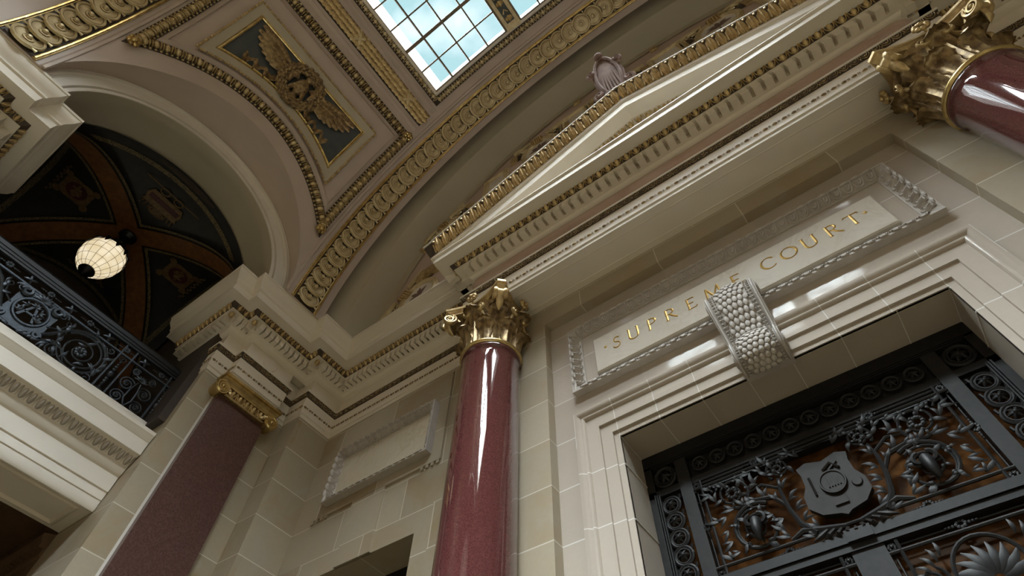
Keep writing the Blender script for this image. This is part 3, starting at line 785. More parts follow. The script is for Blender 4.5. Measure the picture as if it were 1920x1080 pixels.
disc_band('wide arch band of overlapping gilded discs along the vault, running above the pediment', by(-1.965), by(-1.435), 176.5, 70, (0, -1.7, 15))
disc_band('short stretch of overlapping gilded discs in the top left corner of the view', by(-6.95), by(-6.41), 176.5, 140, (-4, -6.7, 13.5))

# ------------------------------------------------------------------ coffer mouldings on the vault
def arc_pts(rho, y_lo, y_hi, n=28):
    """arc round the left arch on the vault between two y limits"""
    rho *= KV
    f0 = math.acos(max(-1, min(1, (y_lo - YB) / rho))); f1 = math.acos(max(-1, min(1, (y_hi - YB) / rho)))
    out = []
    for i in range(n + 1):
        f = f0 + (f1 - f0) * i / n; z = 9.310 + rho * sin(f); out.append((th_of(z), YB + rho * cos(f)))
    return out
def line(a0, y0, a1, y1, n):
    return [(a0 + (a1 - a0) * i / n, y0 + (y1 - y0) * i / n) for i in range(n)]
def coffer_path(rho, y_lo, y_hi, top):
    y_lo, y_hi = by(y_lo), by(y_hi); ar = arc_pts(rho, y_lo, y_hi)
    return ar[:-1] + line(ar[-1][0], y_hi, top, y_hi, 14) + line(top, y_hi, top, y_lo, 6) + line(top, y_lo, ar[0][0], y_lo, 14)
def resample(pts, step, closed=True):
    W = [vault(a, y) for a, y in pts]; n = len(W); out = []; acc = 0
    for i in range(n if closed else n - 1):
        a, b = W[i], W[(i + 1) % n]; L = (b - a).length; d = -acc
        while d + step <= L + 1e-9:
            d += step
            if d > 0: out.append((a.lerp(b, d / L), (b - a).normalized()))
        acc = (L - d) if d <= L else 0
    return out
def vframe(p, t_):
    n_ = V((-p.x, 0, -(p.z - ZC))).normalized(); s_ = t_.cross(n_).normalized()
    return n_, s_
def garland(mb, pts, step, rw, closed=True, lift=.05):
    """bunched bead and husk garland"""
    for i, (p, t_) in enumerate(resample(pts, step, closed)):
        n_, s_ = vframe(p, t_); F = lambda x, y, z, p=p, t_=t_, n_=n_, s_=s_: p + t_ * x + s_ * y + n_ * (z + lift)
        if i % 2 == 0: mb.ball((0, 0, 0), (step * .62, rw, rw * .8), 8, 6, F=F)
        else:
            mb.ball((-step * .25, 0, 0), (step * .2, rw * 1.08, rw * .95), 8, 5, F=F); mb.ball((step * .25, 0, 0), (step * .2, rw * 1.08, rw * .95), 8, 5, F=F)
        for k in (-1, 1): mb.ball((0, k * rw * 1.15, -rw * .4), (step * .30, rw * .35, rw * .3), 5, 4, F=F)
cof = thing('garland_moulding', 'curved gilded garland frame round the winged wreath panel on the vault', 'moulding', (-4.9, YB, 12.4))
cp_ = coffer_path(2.72, -6.13, -2.25, 133.6)
mb = MB(); garland(mb, cp_, .082, .068); obj('garland', mb, M['goldg'], cof, 50)
obj('ground', vsweep(cp_, [(-.10, 0), (-.10, .02), (.10, .02), (.10, 0)], closed=True), M['umber'], cof, label='dark umber ground of the garland')
obj('inner_fillet', vsweep(coffer_path(2.86, -5.98, -2.40, 135.1), [(-.03, 0), (-.03, .05), (.0, .03), (.04, .012), (.04, 0)], closed=True), M['mauve'], cof)
for a, y in ((161.9, by(-2.24)), (161.9, by(-6.14)), (133.4, by(-2.24)), (133.4, by(-6.14))):
    mb = MB()
    for k in range(7):
        f = k / 6 * 2 * pi; mb.ball(tuple(vault(a + .6 * cos(f), y + .06 * sin(f), .07)), (.05, .05, .05), 6, 5)
    mb.ball(tuple(vault(a, y, .10)), .05, 8, 6)
    obj('corner_leaf', mb, M['goldb'], cof, label='bright gilded leaf cluster')
ep = thing('eagle_coffer', 'green grey frame with beaded edges around the slate blue field under the gilded eagle', 'panel', (-4.9, YB, 12.5))
op, ip = coffer_path(2.95, -5.66, -2.71, 138.3), coffer_path(3.135, -5.47, -2.90, 140.3)
def ringfill(p0, p1, h0, h1):
    n = len(p0); return MB().add([vault(a, y, h0) for a, y in p0] + [vault(a, y, h1) for a, y in p1], [(i, (i + 1) % n, n + (i + 1) % n, n + i) for i in range(n)])
obj('border', ringfill(op, ip, .045, .03), M['olive'], ep, label='flat stone green border')
obj('outer_edge', vsweep(op, [(-.02, 0), (-.02, .05), (.02, .05)], closed=True), M['mauve'], ep)
mb = MB(); 
for i, (p, t_) in enumerate(resample(op, .045)):
    n_, s_ = vframe(p, t_); F = lambda x, y, z, p=p, t_=t_, n_=n_, s_=s_: p + t_ * x + s_ * y + n_ * (z + .05)
    mb.ball((0, 0, 0), (.030, .026, .022) if i % 3 else (.012, .03, .026), 6, 4, F=F)
obj('bead_edge', mb, M['gold'], ep, label='gilded bead edge')
obj('inner_frame', vsweep(ip, [(-.03, .0), (-.03, .05), (-.01, .062), (.01, .05), (.025, .055), (.035, .03), (.035, .0)], closed=True), M['goldb'], ep, label='bright gilded inner frame')
ar = arc_pts(3.12, by(-5.45), by(-2.92), 40)
fd = MB(); fd.add([vault(a, y, .012) for a, y in ar] + [vault(140.4, y, .012) for a, y in ar], [(i, i + 1, 42 + i, 41 + i) for i in range(40)])
fd = MB().grid(lambda u, v: vault(ar[int(round(u * 40))][0] * (1 - v) + 140.4 * v, ar[int(round(u * 40))][1], .012), 40, 8)
obj('field', fd, M['blue'], ep, label='slate blue field')
# eagle in a wreath: a along y, b up the vault, h out of it
TH0 = 144.1
def EF(a, b, h): return vault(TH0 - math.degrees(b * KV / R), YB - .02 + a * KV, .012 + h * KV)
eg = thing('eagle_relief', 'gilded eagle with spread wings inside a wreath, ribbons hanging either side', 'relief', (-4.79, YB, 12.54))
mb = MB()
for i in range(46):
    f = 2 * pi * i / 46
    for k in (-1, 0, 1):
        rr = .36 + .065 * k + (.012 if i % 2 else -.012)
        mb.ball((0, 0, 0), (.05, .042, .04), 6, 5, F=lambda x, y, z, f=f + k * .04, rr=rr, k=k: EF((rr + y) * cos(f) - x * sin(f), (rr + y) * sin(f) + x * cos(f), .075 + .03 * (1 - abs(k)) + z))
mb.tube([EF(.36 * cos(2 * pi * i / 40), .36 * sin(2 * pi * i / 40), .055) for i in range(41)], .075, 8)
obj('wreath', mb, M['goldd'], eg, label='gilded oak leaf wreath')
for s in (-1, 1):
    mb = MB()
    for i, (ea, eb_, w_) in enumerate([(1.14, .30, .075), (1.13, .17, .075), (1.06, .06, .075), (.96, -.03, .075), (.85, -.09, .07), (.73, -.13, .07), (.62, -.15, .065)]):
        p0 = (.34, .14 - .035 * i); n = 10
        mb.tube([EF(s * (p0[0] + (ea - p0[0]) * j / n), p0[1] + (eb_ - p0[1]) * (j / n) ** 1.15 + .03 * sin(pi * j / n), .05 + .02 * sin(pi * j / n) + .004 * i) for j in range(n + 1)], [w_ * 1.15 * (sin(pi * (.14 + .80 * j / n)) ** .6) for j in range(n + 1)], 6, up=tuple(vnorm(TH0)), flat=.28)
    for i in range(6):
        mb.ball(tuple(EF(s * (.40 + .07 * i), .17 + .016 * i, .075)), (.05, .07, .05), 6, 5)
        mb.ball(tuple(EF(s * (.42 + .07 * i), .08 + .01 * i, .07)), (.045, .06, .045), 6, 5)
    obj('wing', mb, M['goldd'], eg, 50)
mb = MB()
B = lambda x, y, z: EF(x, y, z)
mb.ball((0, -.03, .12), (.13, .2, .09), 12, 8, F=B); mb.ball((.02, .19, .15), (.075, .085, .07), 10, 8, F=B)
mb.tube([EF(.04, .20, .17), EF(.11, .19, .19), EF(.13, .15, .17)], [.04, .028, .006], 6)
for s in (-1, 1):
    mb.tube([EF(s * .09, -.10, .14), EF(s * .14, -.21, .15), EF(s * .13, -.27, .17)], [.055, .035, .03], 6)
    mb.tube([EF(s * .17, .10, .12), EF(s * .26, .02, .12), EF(s * .22, -.12, .11)], [.07, .06, .02], 6)
    for k in range(3): mb.tube([EF(s * .13, -.27, .17), EF(s * (.09 + .04 * k), -.32, .16)], [.016, .006], 5)
for k in range(5): mb.tube([EF(0, -.18, .09), EF((k - 2) * .05, -.34, .08)], [.03, .035], 6)
obj('eagle', mb, M['goldd'], eg, 50)
for s in (-1, 1):
    mb = MB(); n = 26
    pts = [(.36 + .62 * t_ / n, -.30 - .10 * (t_ / n) + .055 * sin(t_ * .75)) for t_ in range(n + 1)]
    mb.grid(lambda u, v: EF(s * pts[int(round(u * n))][0], pts[int(round(u * n))][1] + (v - .5) * (.13 - .04 * sin(int(round(u * n)) * .75)), .04 + .04 * cos(int(round(u * n)) * .75) + .01 * v), n, 2)
    mb.tube([EF(s * .36, -.28, .06), EF(s * .42, -.36, .07), EF(s * .5, -.30, .05)], [.04, .05, .03], 6)
    obj('ribbon', mb, M['goldd'], eg, 50)
# laurel band and steps up to the skylight
lr = thing('laurel_band', 'gilded laurel band tied with crossed ribbons between coffer and skylight', 'moulding', (-3.65, YB, 13.7))
l0, l1_ = by(-6.15), by(-2.23)
obj('ground', vsweep([(128.3, l0), (128.3, l1_)], [(-.17, 0), (-.17, .012), (.17, .012), (.17, 0)]), M['umber'], lr, label='dark umber ground')
mb = MB(); y = l0 + .05; k = 0
while y < l1_:
    for c_ in (-.10, 0, .10):
        yy = y + (.04 if c_ == 0 else 0)
        F = lambda x, a, z, yy=yy, c_=c_: vault(128.3 + math.degrees((c_ + a) / R), yy + x, .02 + z)
        mb.tube([F(-.085, 0, .0), F(-.01, .0, .03), F(.085, 0, .05)], [.03, .062, .014], 6, up=tuple(vnorm(128)), flat=.45)
    y += .10
obj('laurel', mb, M['gold'], lr, 50)
for y in (by(-5.62), by(-4.2), by(-2.78)):
    mb = MB()
    for s in (-1, 1): mb.tube([vault(128.3 + math.degrees(s * .155 / R), y - .12, .05), vault(128.3, y, .07), vault(128.3 - math.degrees(s * .155 / R), y + .12, .05)], .036, 6, up=tuple(vnorm(128)), flat=.5)
    obj('crossed_ribbon', mb, M['goldl'], lr)
st = MB()
for a, w_, h_ in ((131.0, .05, .03), (125.4, .06, .05)):
    st.sweep([vault(a, l0), vault(a, l1_)], [(-w_, 0), (-w_ * .6, h_), (0, h_), (w_, .005), (w_, 0)], [vnorm(a)] * 2)
st.sweep([vault(176.8 - 173.6 * i / 120, by(-2.08)) for i in range(121)], [(-.03, 0), (-.02, .03), (.02, .03), (.05, 0)], [vnorm(176.8 - 173.6 * i / 120) for i in range(121)])
st.sweep([vault(176.8 - 173.6 * i / 120, by(-6.30)) for i in range(121)], [(-.05, 0), (-.02, .03), (.02, .03), (.03, 0)], [vnorm(176.8 - 173.6 * i / 120) for i in range(121)])
struct('trim_ceiling', st, M['mauve'])
# skylight
def sky(label, y0, y1, ny, front):
    w_ = D.objects.new('window_%d' % (1 if front else 2), None); COL.objects.link(w_); w_.location = (0, (y0 + y1) / 2, 15)
    w_['kind'] = 'structure'; w_['label'] = label; w_['category'] = 'skylight'
    glz = MB().grid(lambda u, v: vault(122.9 - 65.8 * u, y0 + (y1 - y0) * v, -.03), 48, 1); obj('glass', glz, M['glass'], w_)
    cols = []
    for c0_, c1_ in ((122.5, 103.2), (99.7, 80.3), (76.8, 57.5)):
        cols.append((c0_, c1_))
        for i in range(5):
            a = c0_ + (c1_ - c0_) * i / 4; e = i in (0, 4)
            obj('glazing_bar', MB().sweep([vault(a, y0), vault(a, y1)], [(-.016 - .014 * e, -.04), (-.016 - .014 * e, .015), (.016 + .014 * e, .015), (.016 + .014 * e, -.04)], [vnorm(a)] * 2), M['bar'], w_, 0)
        for j in range(ny + 1):
            y = y0 + (y1 - y0) * j / ny; e = .034 if j in (2, 5) and front else (.03 if j in (0, ny) else .015)
            n = 8; pts = [c0_ + (c1_ - c0_) * i / n for i in range(n + 1)]
            obj('glazing_bar', MB().sweep([vault(a, y) for a in pts], [(-e, -.04), (-e, .012 + .5 * e), (e, .012 + .5 * e), (e, -.04)], [vnorm(a) for a in pts]), M['bar'], w_, 0)
    for a in (101.45, 78.55):
        obj('mullion', MB().sweep([vault(a, y0 - .03), vault(a, y1 + .03)], [(-.17, -.05), (-.17, .05), (.17, .05), (.17, -.05)], [vnorm(a)] * 2), M['goldl'], w_, 0)
        if front:
            obj('mullion_field', MB().sweep([vault(a, y0 + .12), vault(a, y1 - .12)], [(-.095, .045), (-.095, .056), (.095, .056), (.095, .045)], [vnorm(a)] * 2), M['blue'], w_, 0)
            mb = MB(); y = y1 - .2
            while y > y0 + .2:
                for da, r_ in ((0, .05), (.5, .035), (-.5, .035)): mb.ball(tuple(vault(a + da, y, .06)), (r_, r_ * 1.5, .03), 6, 5)
                mb.tube([vault(a - .55, y - .12, .06), vault(a, y - .20, .065), vault(a + .55, y - .12, .06)], .018, 5); y -= .34
            obj('mullion_ornament', mb, M['gold'], w_)
    rim = [(122.5, y1), (57.5, y1), (57.5, y0), (122.5, y0)]
    pts = line(122.5, y1, 57.5, y1, 30) + line(57.5, y1, 57.5, y0, 2) + line(57.5, y0, 122.5, y0, 30) + line(122.5, y0, 122.5, y1, 2)
    obj('sill', vsweep(pts, [(-.035, -.06), (-.035, .0), (.0, .03), (.05, .03), (.07, .0)], closed=True), M['white'], w_)
    return w_, pts
w1, pts = sky('tall gridded skylight in the crown of the vault, sky and cloud beyond', by(-5.88), by(-2.50), 7, True)
sg = thing('skylight_garland', 'silvery gilded bead garland running round the edge of the skylight', 'moulding', (0, YB, 15))
gpts = line(123.55, by(-2.36), 56.45, by(-2.36), 60) + line(56.45, by(-2.36), 56.45, by(-6.02), 4) + line(56.45, by(-6.02), 123.55, by(-6.02), 60) + line(123.55, by(-6.02), 123.55, by(-2.36), 4)
mb = MB(); garland(mb, gpts, .07, .042); obj('garland', mb, M['goldl'], sg, 50)
obj('ground', vsweep(gpts, [(-.075, 0), (-.075, .015), (.075, .015), (.075, 0)], closed=True), M['umber'], sg, label='dark umber ground')
sky('second skylight farther along the vault behind the viewer', -12.9, -7.4, 11, False)

# ------------------------------------------------------------------ painted relief ornaments on the lunette wall
def LFn(x0, z0, s=1, rot=0.):
    c_, s_ = cos(rot), sin(rot)
    return lambda a, b, h: V((x0 + s * KL * (a * c_ - b * s_), -.31 - h, z0 + KL * (a * s_ + b * c_)))
KL = 1.08  # lunette ornaments: sizes and x, z positions scaled about the camera position
def lx(x): return .21 + (x - .21) * KL
def lz(z): return 1.6 + (z - 1.6) * KL
def roundel(x0, z0, label, s=1, rot=0., k=1.):
    x0, z0 = lx(x0), lz(z0)
    t_ = thing('roundel', label, 'roundel', (x0, -.32, z0), 'roundels on the lunette wall'); F = LFn(x0, z0, s, rot)
    obj('field', MB().lathe([(0, .02), (.34 * k, .02), (.36 * k, 0)], 32, lambda x, y, z: F(x, y, z)), M['white'], t_, label='ivory field')
    obj('rim', MB().lathe([(.33 * k, .0), (.33 * k, .04), (.36 * k, .06), (.40 * k, .06), (.42 * k, .03), (.44 * k, .05), (.46 * k, 0)], 36, lambda x, y, z: F(x, y, z)), M['goldl'], t_, label='pale gilded rim')
    mb = MB()
    for a in (90, 40, 140, 0, 180): mb.tube([F(0, -.06, .022), F(.12 * cos(rad(a)), .12 * sin(rad(a)), .03), F(.24 * cos(rad(a)), .22 * sin(rad(a)), .024)], [.015, .05, .01], 6, up=(0, 1, 0), flat=.3)
    mb.tube([F(0, .0, .022), F(0, -.25, .022)], .012, 5)
    obj('sprig', mb, M['purple'], t_, label='mauve painted sprig')
    mb = MB()
    for i in range(5): mb.tube([F(-.13 + .05 * i, .30, .03), F(-.13 + .05 * i, .42, .10), F(-.13 + .05 * i, .54, .03)], .028, 6)
    obj('binding', mb, M['gold'], t_, label='gilded binding roll')
    for q in (-1, 1):
        mb = MB().prism([(q * .18, .52), (q * .62, .52), (q * .62, .58), (q * .18, .58)], 0, .07, F)
        mb.prism([(q * .22, .40), (q * .5, .40), (q * .42, .28), (q * .56, .52), (q * .2, .52)], 0, .03, F)
        mb.tube([F(q * (.42 + .1 * cos(i * .6)), .42 + .09 * sin(i * .6), .04) for i in range(9)], .02, 5)
        obj('cresting', mb, M['goldl'], t_, label='pale gilded cresting')
        obj('side_strap', MB().prism([(q * .55, .10), (q * .72, .10), (q * .72, .44), (q * .55, .44)], 0, .03, F), M['gold'], t_)
        obj('shadow_slot', MB().prism([(q * .44, .16), (q * .54, .12), (q * .54, .42), (q * .46, .38)], 0, .012, F), M['umber'], t_, label='dark umber slot painted as shadow')  # flat umber sheet painted as the shadow between rim and strap
    return t_
roundel(-1.86, 12.86, 'gilded roundel with mauve sprig above the left slope of the pediment, nearer its point')
roundel(2.0, 12.88, 'gilded roundel with mauve sprig above the right slope of the pediment', -1)
roundel(0, 12.95, 'gilded roundel mostly hidden behind the mauve brown cartouche')
roundel(-3.95, 11.7, 'gilded roundel whose top just shows above the lower left slope of the pediment', 1, .55, .9)
roundel(-4.42, 9.75, 'gilded roundel beside the bottom left end of the pediment, above the wall cornice', 1, .9, .95)
def pframe(x0, x1, z0, z1, label):
    x0, x1, z0, z1 = lx(x0), lx(x1), lz(z0), lz(z1)
    t_ = thing('panel_frame', label, 'panel', ((x0 + x1) / 2, -.32, (z0 + z1) / 2), 'frames on the lunette wall')
    obj('field', MB().box(x0, x1, -.314, -.305, z0, z1), M['white'], t_, 0, label='ivory field')
    p = [(x0, -.31, z0), (x1, -.31, z0), (x1, -.31, z1), (x0, -.31, z1)]
    obj('frame', MB().sweep(p, [(-.09, 0), (-.09, .03), (-.06, .055), (-.03, .03), (.0, .03), (.03, .05), (.05, 0)], (0, -1, 0), closed=True), M['goldl'], t_, label='pale gilded frame')
pframe(-1.32, -.68, 12.5, 13.50, 'ivory panel in a gilded frame left of the cartouche on the lunette wall')
pframe(.72, 1.36, 12.5, 13.50, 'ivory panel in a gilded frame right of the cartouche on the lunette wall')
pframe(-3.2, -2.66, 11.6, 12.9, 'narrow gilded frame low left on the lunette wall')
pframe(2.72, 3.3, 12.3, 13.4, 'gilded frame at the right end of the lunette wall by the top edge')
for x0, z0, lab in ((-.87, 14.07, 'small brown square block high on the lunette wall left of the cartouche'), (.95, 14.1, 'small brown square block high on the lunette wall right of the cartouche')):
    x0, z0 = lx(x0), lz(z0); o = obj('wall_block', MB().box(x0 - .09, x0 + .09, -.35, -.305, z0 - .12, z0 + .12).box(x0 - .06, x0 + .06, -.36, -.33, z0 - .09, z0 + .09), M['gold'], None, 0, base=(x0, -.32, z0)); tag(o, lab, 'block')
o = obj('wall_block', MB().box(lx(-4.35), lx(-3.75), -.41, -.305, lz(10.25), lz(10.45)).prism([(lx(-4.35), lz(10.25)), (lx(-4.5), lz(10.15)), (lx(-4.5), lz(10.3)), (lx(-4.35), lz(10.45))], .31, .41, lambda a, b, h: (a, -h, b)), M['gold'], None, 0, base=(-4.2, -.32, 11)); tag(o, 'ochre gilded block on the lunette wall beside the lower left end of the pediment', 'block')

# ------------------------------------------------------------------ door surround, inscription, console
ds = thing('door_surround', 'stepped polished stone architrave round the tall dark bronze door', 'architrave', (0, 0, 0))
dp = [(0, -.02), (0, .012), (-.058, .012), (-.060, .036), (-.183, .036), (-.185, .060), (-.322, .060), (-.326, .074), (-.335, .086), (-.345, .09), (-.355, .088), (-.358, .076), (-.366, .076), (-.385, .095), (-.41, .112), (-.43, .115), (-.43, 0)]
obj('architrave', MB().sweep([(-1.49, 0, 0), (-1.49, 0, 5.527), (1.49, 0, 5.527), (1.49, 0, 0)], dp, (0, -1, 0)), M['door'], ds, 30)
mb = MB()
for x in (-1.066, -.632, -.2, .2, .632, 1.088): mb.box(x - .004, x + .004, 0.0, .44, 5.524, 5.53)
for z in (5.195, 4.62, 4.05, 3.48):
    for s in (-1, 1): mb.box(s * 1.487 - .003, s * 1.487 + .003, 0, .44, z - .004, z + .004)
for s in (-1, 1): mb.tube([(s * 1.488, 0, 5.525), (s * 1.488, .44, 5.525)], .004, 4)
obj('mortar_line', mb, M['joint'], ds, 0, label='white mortar lines of the reveal')
def stone_frame(root, x0, x1, z0, z1, wd, pr, y=0., lp=.105):
    p = [(x0, y, z0), (x0, y, z1), (x1, y, z1), (x1, y, z0)]      # w > 0 points inwards
    obj('frame', MB().sweep(p, [(0, 0), (0, pr), (.022, pr), (.024, pr - .008), (wd * .5, pr * .62), (wd, .012), (wd + .012, .012), (wd + .012, 0)], (0, -1, 0), closed=True), M['carved'], root, 30, label='carved grey stone frame')
    mb = MB()
    for (A_, B_, d_in) in ((p[0], p[1], V((1, 0, 0))), (p[1], p[2], V((0, 0, -1))), (p[2], p[3], V((-1, 0, 0))), (p[3], p[0], V((0, 0, 1)))):
        A_, B_ = V(A_), V(B_); t_ = (B_ - A_).normalized(); L = (B_ - A_).length - 2 * wd * .8; n = max(2, round(L / lp)); q = L / n
        for i in range(n):
            c = A_ + t_ * (wd * .8 + q * (i + .5)) + d_in * .024
            def F(u, v, w, c=c, t_=t_, d_in=d_in):
                return c + t_ * u + d_in * v + V((0, -1, 0)) * (w + (pr - .008) * (1 - v / (wd - .02)) + .006)
            W_ = wd - .03
            for r_ in (.42, .25):
                mb.tube([F(r_ * q * cos(a), W_ * (.25 + .72 * sin(a) * r_ / .42), .006) for a in [pi * j / 6 for j in range(7)]], .013, 4, caps=False)
            mb.ball((0, W_ * .42, .004), (.012, W_ * .26, .012), 5, 4, F=F)
            mb.tube([F(q * .5, W_ * .05, .006), F(q * .5, W_ * .9, .004)], [.015, .007], 4)
            mb.ball((0, -.002, .004), (q * .42, .014, .012), 5, 4, F=F)
    obj('leaf_ornament', mb, M['carved'], root, 50, label='carved leaf ornament')
ins = thing('inscription_panel', 'cream marble panel lettered SUPREME COURT in gold, in a carved stone frame', 'panel', (0, 0, 6.8))
stone_frame(ins, -1.916, 1.935, 6.305, 7.392, .135, .09, lp=.118)
sl = MB(); sl.prism([(-1.60, 6.487), (1.62, 6.487), (1.62, 7.04), (-1.60, 7.04)], 0, .05, lambda a, b, h: (a, -h, b))
sl = MB().sweep([(-1.60, 0, 6.487), (-1.60, 0, 7.04), (1.62, 0, 7.04), (1.62, 0, 6.487)], [(-.012, 0), (-.012, .035), (.004, .05), (.27, .05)], (0, -1, 0), closed=True)
sl.box(-1.58, 1.60, -.0505, -.01, 6.5, 7.02)
obj('slab', sl, M['slab'], ins, 20, label='cream veined marble slab')
GL = {   # strokes in a unit-high box: (points, width); the letters have thick and thin strokes with small serifs
 'S': ([[(.46 + .19 * cos(a) * (1 if a < 4.4 else 1), .75 + .22 * sin(a)) for a in [.5 + i * .27 for i in range(15)]] + [(.40 + .24 * cos(a), .27 + .25 * sin(a)) for a in [1.25 - i * .27 for i in range(16)]]], .075, .72),
 'U': ([[(.14, 1), (.14, .3)] + [(.43 + .29 * cos(a), .30 + .29 * sin(a)) for a in [pi + i * pi / 10 for i in range(1, 10)]] + [(.72, .3), (.72, 1)]], .085, .86),
 'P': ([[(.18, 0), (.18, 1)], [(.18, .97), (.40, .98)] + [(.40 + .22 * cos(a), .74 + .23 * sin(a)) for a in [pi / 2 - i * pi / 10 for i in range(1, 11)]] + [(.22, .50)]], .085, .66),
 'R': ([[(.18, 0), (.18, 1)], [(.18, .97), (.40, .98)] + [(.40 + .22 * cos(a), .75 + .22 * sin(a)) for a in [pi / 2 - i * pi / 10 for i in range(1, 11)]] + [(.22, .53)], [(.38, .53), (.55, .25), (.82, .0)]], .085, .76),
 'E': ([[(.18, 0), (.18, 1)], [(.18, .97), (.60, .97), (.62, .88)], [(.18, .52), (.52, .52)], [(.18, .03), (.62, .03), (.66, .14)]], .08, .66),
 'M': ([[(.10, 0), (.16, 1)], [(.16, 1), (.50, .12)], [(.50, .12), (.86, 1)], [(.86, 1), (.92, 0)]], .08, 1.0),
 'C': ([[(.52 + .42 * cos(a), .5 + .48 * sin(a)) for a in [.7 + i * .24 for i in range(21)]]], .085, .90),
 'O': ([[(.5 + .42 * cos(a), .5 + .48 * sin(a)) for a in [i * 2 * pi / 28 for i in range(29)]]], .085, .98),
 'T': ([[(.42, 0), (.42, 1)], [(.04, .86), (.06, .97), (.78, .97), (.80, .86)]], .085, .82)}
SERIF = {'U': [(.14, 1), (.72, 1)], 'P': [(.18, 0)], 'R': [(.18, 0)], 'E': [(.18, 0)], 'M': [(.10, 0), (.92, 0)], 'T': [(.42, 0)]}
def glyph(ch, xc, zc, H):
    st_, wd, adv = GL[ch]; mb = MB(); k = H
    Fq = lambda p, h: (xc + (p[0] - adv / 2) * k, -.0508 - h, zc + (p[1] - .5) * H)
    for s_ in st_:
        n = len(s_); L = []; 
        for i in range(n):
            a = V(s_[max(i - 1, 0)]); b = V(s_[min(i + 1, n - 1)]); d = (b - a).normalized(); nn_ = V((-d.y, d.x))
            th = wd * (.5 + .75 * abs(d.y * .85 + d.x * -.35 if ch not in 'S' else d.x)) 
            th = min(th, wd * 1.25) * 1.4 + .012
            for q, h in ((-.5, 0), (0, .006), (.5, 0)):
                p = V(s_[i]) + nn_ * th * q; L.append(Fq(p, h))
        mb.add(L, [f_ for i in range(n - 1) for f_ in ((i * 3, i * 3 + 1, i * 3 + 4, i * 3 + 3), (i * 3 + 1, i * 3 + 2, i * 3 + 5, i * 3 + 4))])
    for px, pz in SERIF.get(ch, []):
        mb.add([Fq((px - .12, pz - .015), 0), Fq((px + .12, pz - .015), 0), Fq((px + .10, pz + .02), .004), Fq((px - .10, pz + .02), .004)], [(0, 1, 2, 3)])
    return mb
M['letter'] = gold('Gilded lettering', (.55, .36, .10), (.42, .26, .07), rough=.35, metal=.5)
for ch, x in zip('SUPREMECOURT', (-1.325, -1.095, -.872, -.645, -.395, -.135, .126, .478, .700, .918, 1.145, 1.352)):
    obj('letter', glyph(ch, x, 6.81, .185), M['letter'], ins, 0, label='gold letter ' + ch)
for x in (-1.455, 1.475):
    obj('dot', MB().add([(x - .025, -.052, 6.82), (x, -.052, 6.845), (x + .025, -.052, 6.82), (x, -.052, 6.795), (x, -.058, 6.82)], [(0, 1, 4), (1, 2, 4), (2, 3, 4), (3, 0, 4)]), M['letter'], ins, 0, label='gold diamond dot')
con = thing('console_bracket', 'carved stone scroll bracket covered in fish scales over the middle of the bronze door', 'bracket', (.01, -.1, 6.0))
CPF = [(.10, 6.565), (.17, 6.545), (.225, 6.49), (.252, 6.42), (.258, 6.33), (.245, 6.22), (.215, 6.10), (.18, 5.98), (.155, 5.88), (.145, 5.80), (.15, 5.775), (.185, 5.775), (.22, 5.745), (.24, 5.69), (.24, 5.63), (.215, 5.56), (.165, 5.51), (.10, 5.485), (.04, 5.48)]
def cw(z): return .215 + (z - 5.48) / 1.08 * .045
body = MB(); n = len(CPF)
vs = []
for s in (-1, 1):
    for h, z in CPF + [(0, 5.48), (0, 6.57)]: vs.append((.012 + s * cw(z) * 1.0, -h + (.012 if 1 else 0), z))
m2 = n + 2
body.add(vs, [tuple(range(m2)), tuple(range(m2, 2 * m2))] + [(i, (i + 1) % m2, m2 + (i + 1) % m2, m2 + i) for i in range(m2)])
obj('body', body, M['carved'], con, 20)
def cpt(t_):
    i = min(int(t_ * (n - 1)), n - 2); f = t_ * (n - 1) - i
    return CPF[i][0] + (CPF[i + 1][0] - CPF[i][0]) * f, CPF[i][1] + (CPF[i + 1][1] - CPF[i][1]) * f
def cnorm(t_):
    a, b = cpt(max(0, t_ - .02)), cpt(min(1, t_ + .02)); d = V((b[0] - a[0], b[1] - a[1])).normalized(); return V((-d.y, d.x))
def cfr(x, t_, h):
    p = cpt(t_); nn_ = cnorm(t_)
    if nn_.x < 0 and t_ < .6: nn_ = -nn_
    return V((.012 + x, -(p[0] + nn_.x * h), p[1] + nn_.y * h))
cu = MB().grid(lambda u, v: cfr((u - .5) * .30 * (cw(cpt(v)[1]) / .24), v * .985, .004 + .035 * cos((u - .5) * pi)), 10, 60)
obj('cushion', cu, M['carved'], con, 60)
sc_ = MB(); rows = 27
for r_ in range(rows):
    t_ = (r_ + .3) / rows * .97; k = 6
    if .50 < t_ < .57: continue
    for c_ in range(k):
        x = ((c_ + (.5 if r_ % 2 else 0)) / k - .5) * .30
        if abs(x) > .14: continue
        h0 = .004 + .035 * cos(x / .30 * pi)
        sc_.ball((0, 0, 0), (.0275, .034, .012), 8, 5, F=lambda a, b, c, x=x, t_=t_, h0=h0: cfr(x + a, max(0, min(1, t_ + b * .62)), h0 + c + .006 - b * -.16))
obj('scales', sc_, M['carved'], con, 60, label='carved fish scales')
